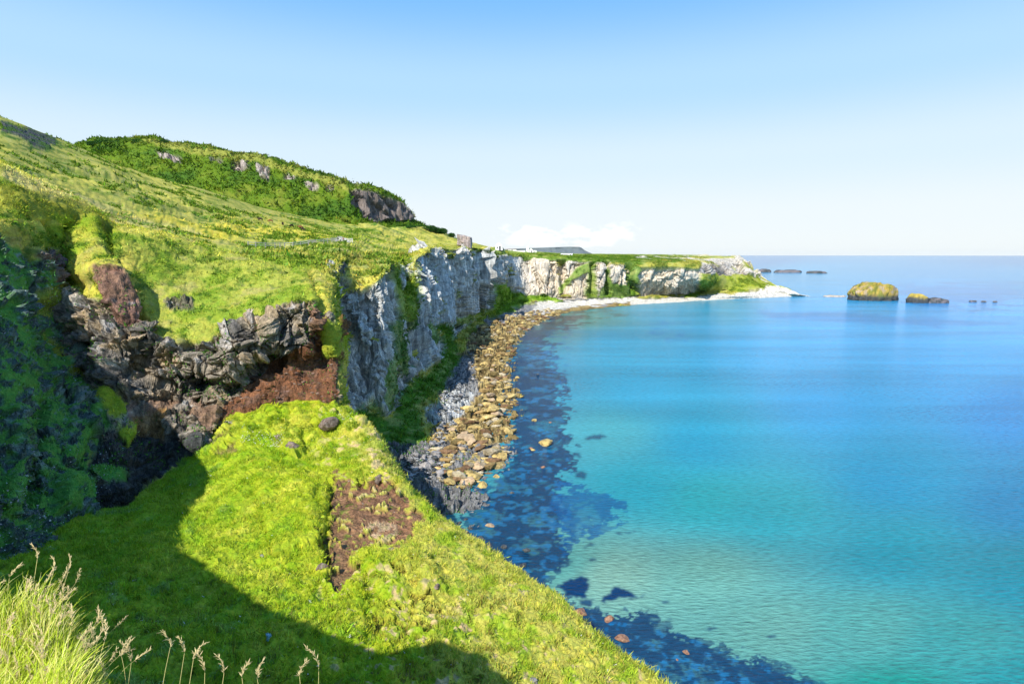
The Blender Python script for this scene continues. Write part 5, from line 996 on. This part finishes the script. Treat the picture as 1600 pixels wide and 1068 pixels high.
def stalk_parts(b_, t_, bend, r, droop, nsp):
    """stem strip and drooping seed head"""
    pts, ws = blade_strip(b_, t_, bend, .0045, 7); ws = .0048 - .0028 * np.linspace(0, 1, len(ws)); side = np.array([math.cos(r.uniform(-.5, .5)), .2, 0]); st = strips([(pts, ws, np.array([.30,.38,.08]), STEM)], [side])
    it = []; sd = []; tip = pts[-1]; dirn = pts[-1] - pts[-2]; dirn /= np.linalg.norm(dirn); L_ = droop; cur = tip.copy(); d = dirn.copy(); lean = np.array([np.sign(bend[0] + 1e-3 + r.normal(0, .02)), 0, 0])
    path = [cur]
    for q in range(8): d = d + lean * r.uniform(.05, .13) + np.array([0, r.normal(0, .05), -r.uniform(.03, .10)]); d /= np.linalg.norm(d); cur = cur + d * L_ / 8; path.append(cur)
    path = np.array(path); it.append((path, np.full(len(path), .0026), STEM, SEED)); sd.append(np.array([0, .7, .7]))
    for q in range(nsp):
        i_ = r.uniform(0, 7.99); a = path[int(i_)] + (path[int(i_) + 1] - path[int(i_)]) * (i_ % 1); dd = (path[int(i_) + 1] - path[int(i_)]); dd /= np.linalg.norm(dd); dd = dd + r.normal(size=3) * .42; dd /= np.linalg.norm(dd); ln = r.uniform(.012, .026)
        it.append((np.array([a, a + dd * ln * .5, a + dd * ln]), np.array([.0008, .0036, .0006]), SEED * .8, SEED * r.uniform(.8, 1.3))); sd.append(np.cross(dd, [0, 1, .2]) / (np.linalg.norm(np.cross(dd, [0, 1, .2])) + 1e-6))
    return st, strips(it, sd)
def stalk(u0_, v0_, u1_, v1_, d_, label, group='tall seeding grass stalks', nsp=34, droop=.085):
    r = np.random.default_rng(int(u1_ * 7 + v1_)); u0_ += r.uniform(-28, 28); b_ = P(u0_, v0_, d_); gzz = gz(b_[0], b_[1]); b_[2] = gzz - .01 if 36.5 < gzz < 39 else b_[2]; t_ = P(u1_, v1_, d_ + r.uniform(-.05, .05)); (V1, F1_, C1), (V2, F2_, C2) = stalk_parts(b_, t_, np.array([r.choice([-1, 1]) * r.uniform(.03, .09), 0, -.03]), r, droop * r.uniform(.8, 1.5), nsp)
    root = empty('grass_stalk', b_); tag(root, label, 'grass stalk', group); new_obj('stem', mesh_np('stem', V1 - b_, F1_, LEAF, C1, smooth=False), root); new_obj('seed_head', mesh_np('seed_head', V2 - b_, F2_, LEAF, np.clip(C2, 0, .85), smooth=False), root)
for a in [(262,1120,266,1010,2.3,'upright bare stalk, tallest of those left of the middle of the lower edge'),(268,1120,288,1020,2.3,'stalk bending right just beside the tallest one at the lower edge'),(180,1110,190,1025,2.5,'bent seeding stalk just right of the grass clump'),(190,1110,205,1035,2.4,'short seeding stalk with a drooping head right of the grass clump'),(285,1130,302,1030,2.2,'seeding stalk with its head curling far right'),(150,1100,152,975,2.8,'slender single stalk rising at the right edge of the grass clump'),
          (312,1140,320,1050,2.1,'low arching stalk right of the curling one'),(345,1140,350,1050,2.1,'thin upright stalk near the lower edge, left of two drooping heads'),(370,1140,378,1058,2.1,'stalk whose head droops flat along the lower edge'),(400,1140,402,1060,2.1,'thin leaning stalk right of the flat drooping head'),(492,1140,498,1042,2.1,'golden stalk standing alone farthest right along the lower edge'),(462,1140,468,1056,2.1,'golden leaning stalk left of the farthest right one'),(60,1100,70,910,3.0,'tall stalk rising highest at the left of the grass clump'),(85,1100,98,905,3.0,'highest arching stalk in the middle of the grass clump'),(50,1100,42,925,2.9,'leaning stalk at the top left of the grass clump')]: stalk(*a)
Vs, Fs, Cs, n0 = [], [], [], 0
for k in range(90):
    u_ = rg.uniform(-60, 150); d_ = rg.uniform(2.3, 3.3); x = (u_ - 800) / F * d_ * 1.08; z = gz(x, d_)
    if z < 36.9 or z > 39: continue
    b_ = np.array([x, d_, z]); hgt = rg.uniform(.2, .38) * (1.1 if u_ < 90 else .75); ln = rg.normal(.04, .07); t_ = b_ + np.array([ln, rg.normal(0, .05), hgt])
    for (V, F_, C_) in stalk_parts(b_, t_, np.array([-ln * .4, 0, .02]), rg, rg.uniform(.06, .11), 34): Vs.append(V); Fs.append(F_ + n0); Cs.append(C_); n0 += len(V)
if Vs: tag(new_obj('seeding_grass', mesh_np('seeding_grass', np.concatenate(Vs), np.concatenate(Fs), LEAF, np.clip(np.concatenate(Cs), 0, .85), smooth=False)), kind='stuff')

# ---- far headland across the water
pr_ = [(700,397),(740,391),(775,389.5),(800,388.6),(815,388),(840,387),(870,386),(890,385.3),(905,385.6),(909,387),(913,390.5),(920,394),(930,398)]
Vv = []; nc = len(pr_) * 6; us = np.linspace(700, 930, 140); tops = np.interp(us, [a for a, b in pr_], [b for a, b in pr_])
for u_, v_ in zip(us, tops):
    t0 = P(u_, v_, 6500.); w1 = P(u_, v_ , 6500.); jig = fbm(np.array([[u_ / 6., 0, 0]]), 3, 5)[0] * 60
    Vv.append([np.array([t0[0] * 1.35, 8800, 0]), np.array([t0[0] * 1.1, 7200, t0[2] * .95]), t0, np.array([t0[0] * .99, 6460, t0[2] * .8]), np.array([t0[0] * .985, 6350 + jig, max(0, t0[2] * .42)]), np.array([t0[0] * .975, 6150 + jig, -3])])
X = pchip(np.array(Vv), [1] * (len(us) - 1)); X = np.swapaxes(pchip(np.swapaxes(X, 0, 1), [4] * 5), 0, 1); X = X + np.stack([0 * X[..., 0], fbm(X / 120., 4, 9) * 60, 0 * X[..., 0]], -1)
cl = mixc(np.tile(np.array([.12,.145,.15]), X.shape[:2] + (1,)), np.array([.10,.115,.14]), ss(60, 20, X[..., 2])); me = mesh_np('distant_headland', X.reshape(-1, 3), grid_faces(*X.shape[:2]), TERR, cl.reshape(-1, 3), attrs={'rock': np.zeros(cl[..., 0].size)}); tag(new_obj('distant_headland', me), kind='structure')  # blue-grey base colour stands in for part of the distance haze

# ---- the air
m, nt = mat_new('haze_air'); pv = N(nt, 'ShaderNodeVolumePrincipled'); pv.inputs['Color'].default_value = (.90, .96, 1.0, 1); pv.inputs['Density'].default_value = HAZE; pv.inputs['Anisotropy'].default_value = .0
o_ = N(nt, 'ShaderNodeOutputMaterial'); L(nt, pv.outputs[0], o_.inputs['Volume'])
bm = bmesh.new(); box(bm, (0, 0, 75), (2 * 27000, 2 * 27000, 160)); o = mesh_obj('haze', bm, m); tag(o, kind='stuff')
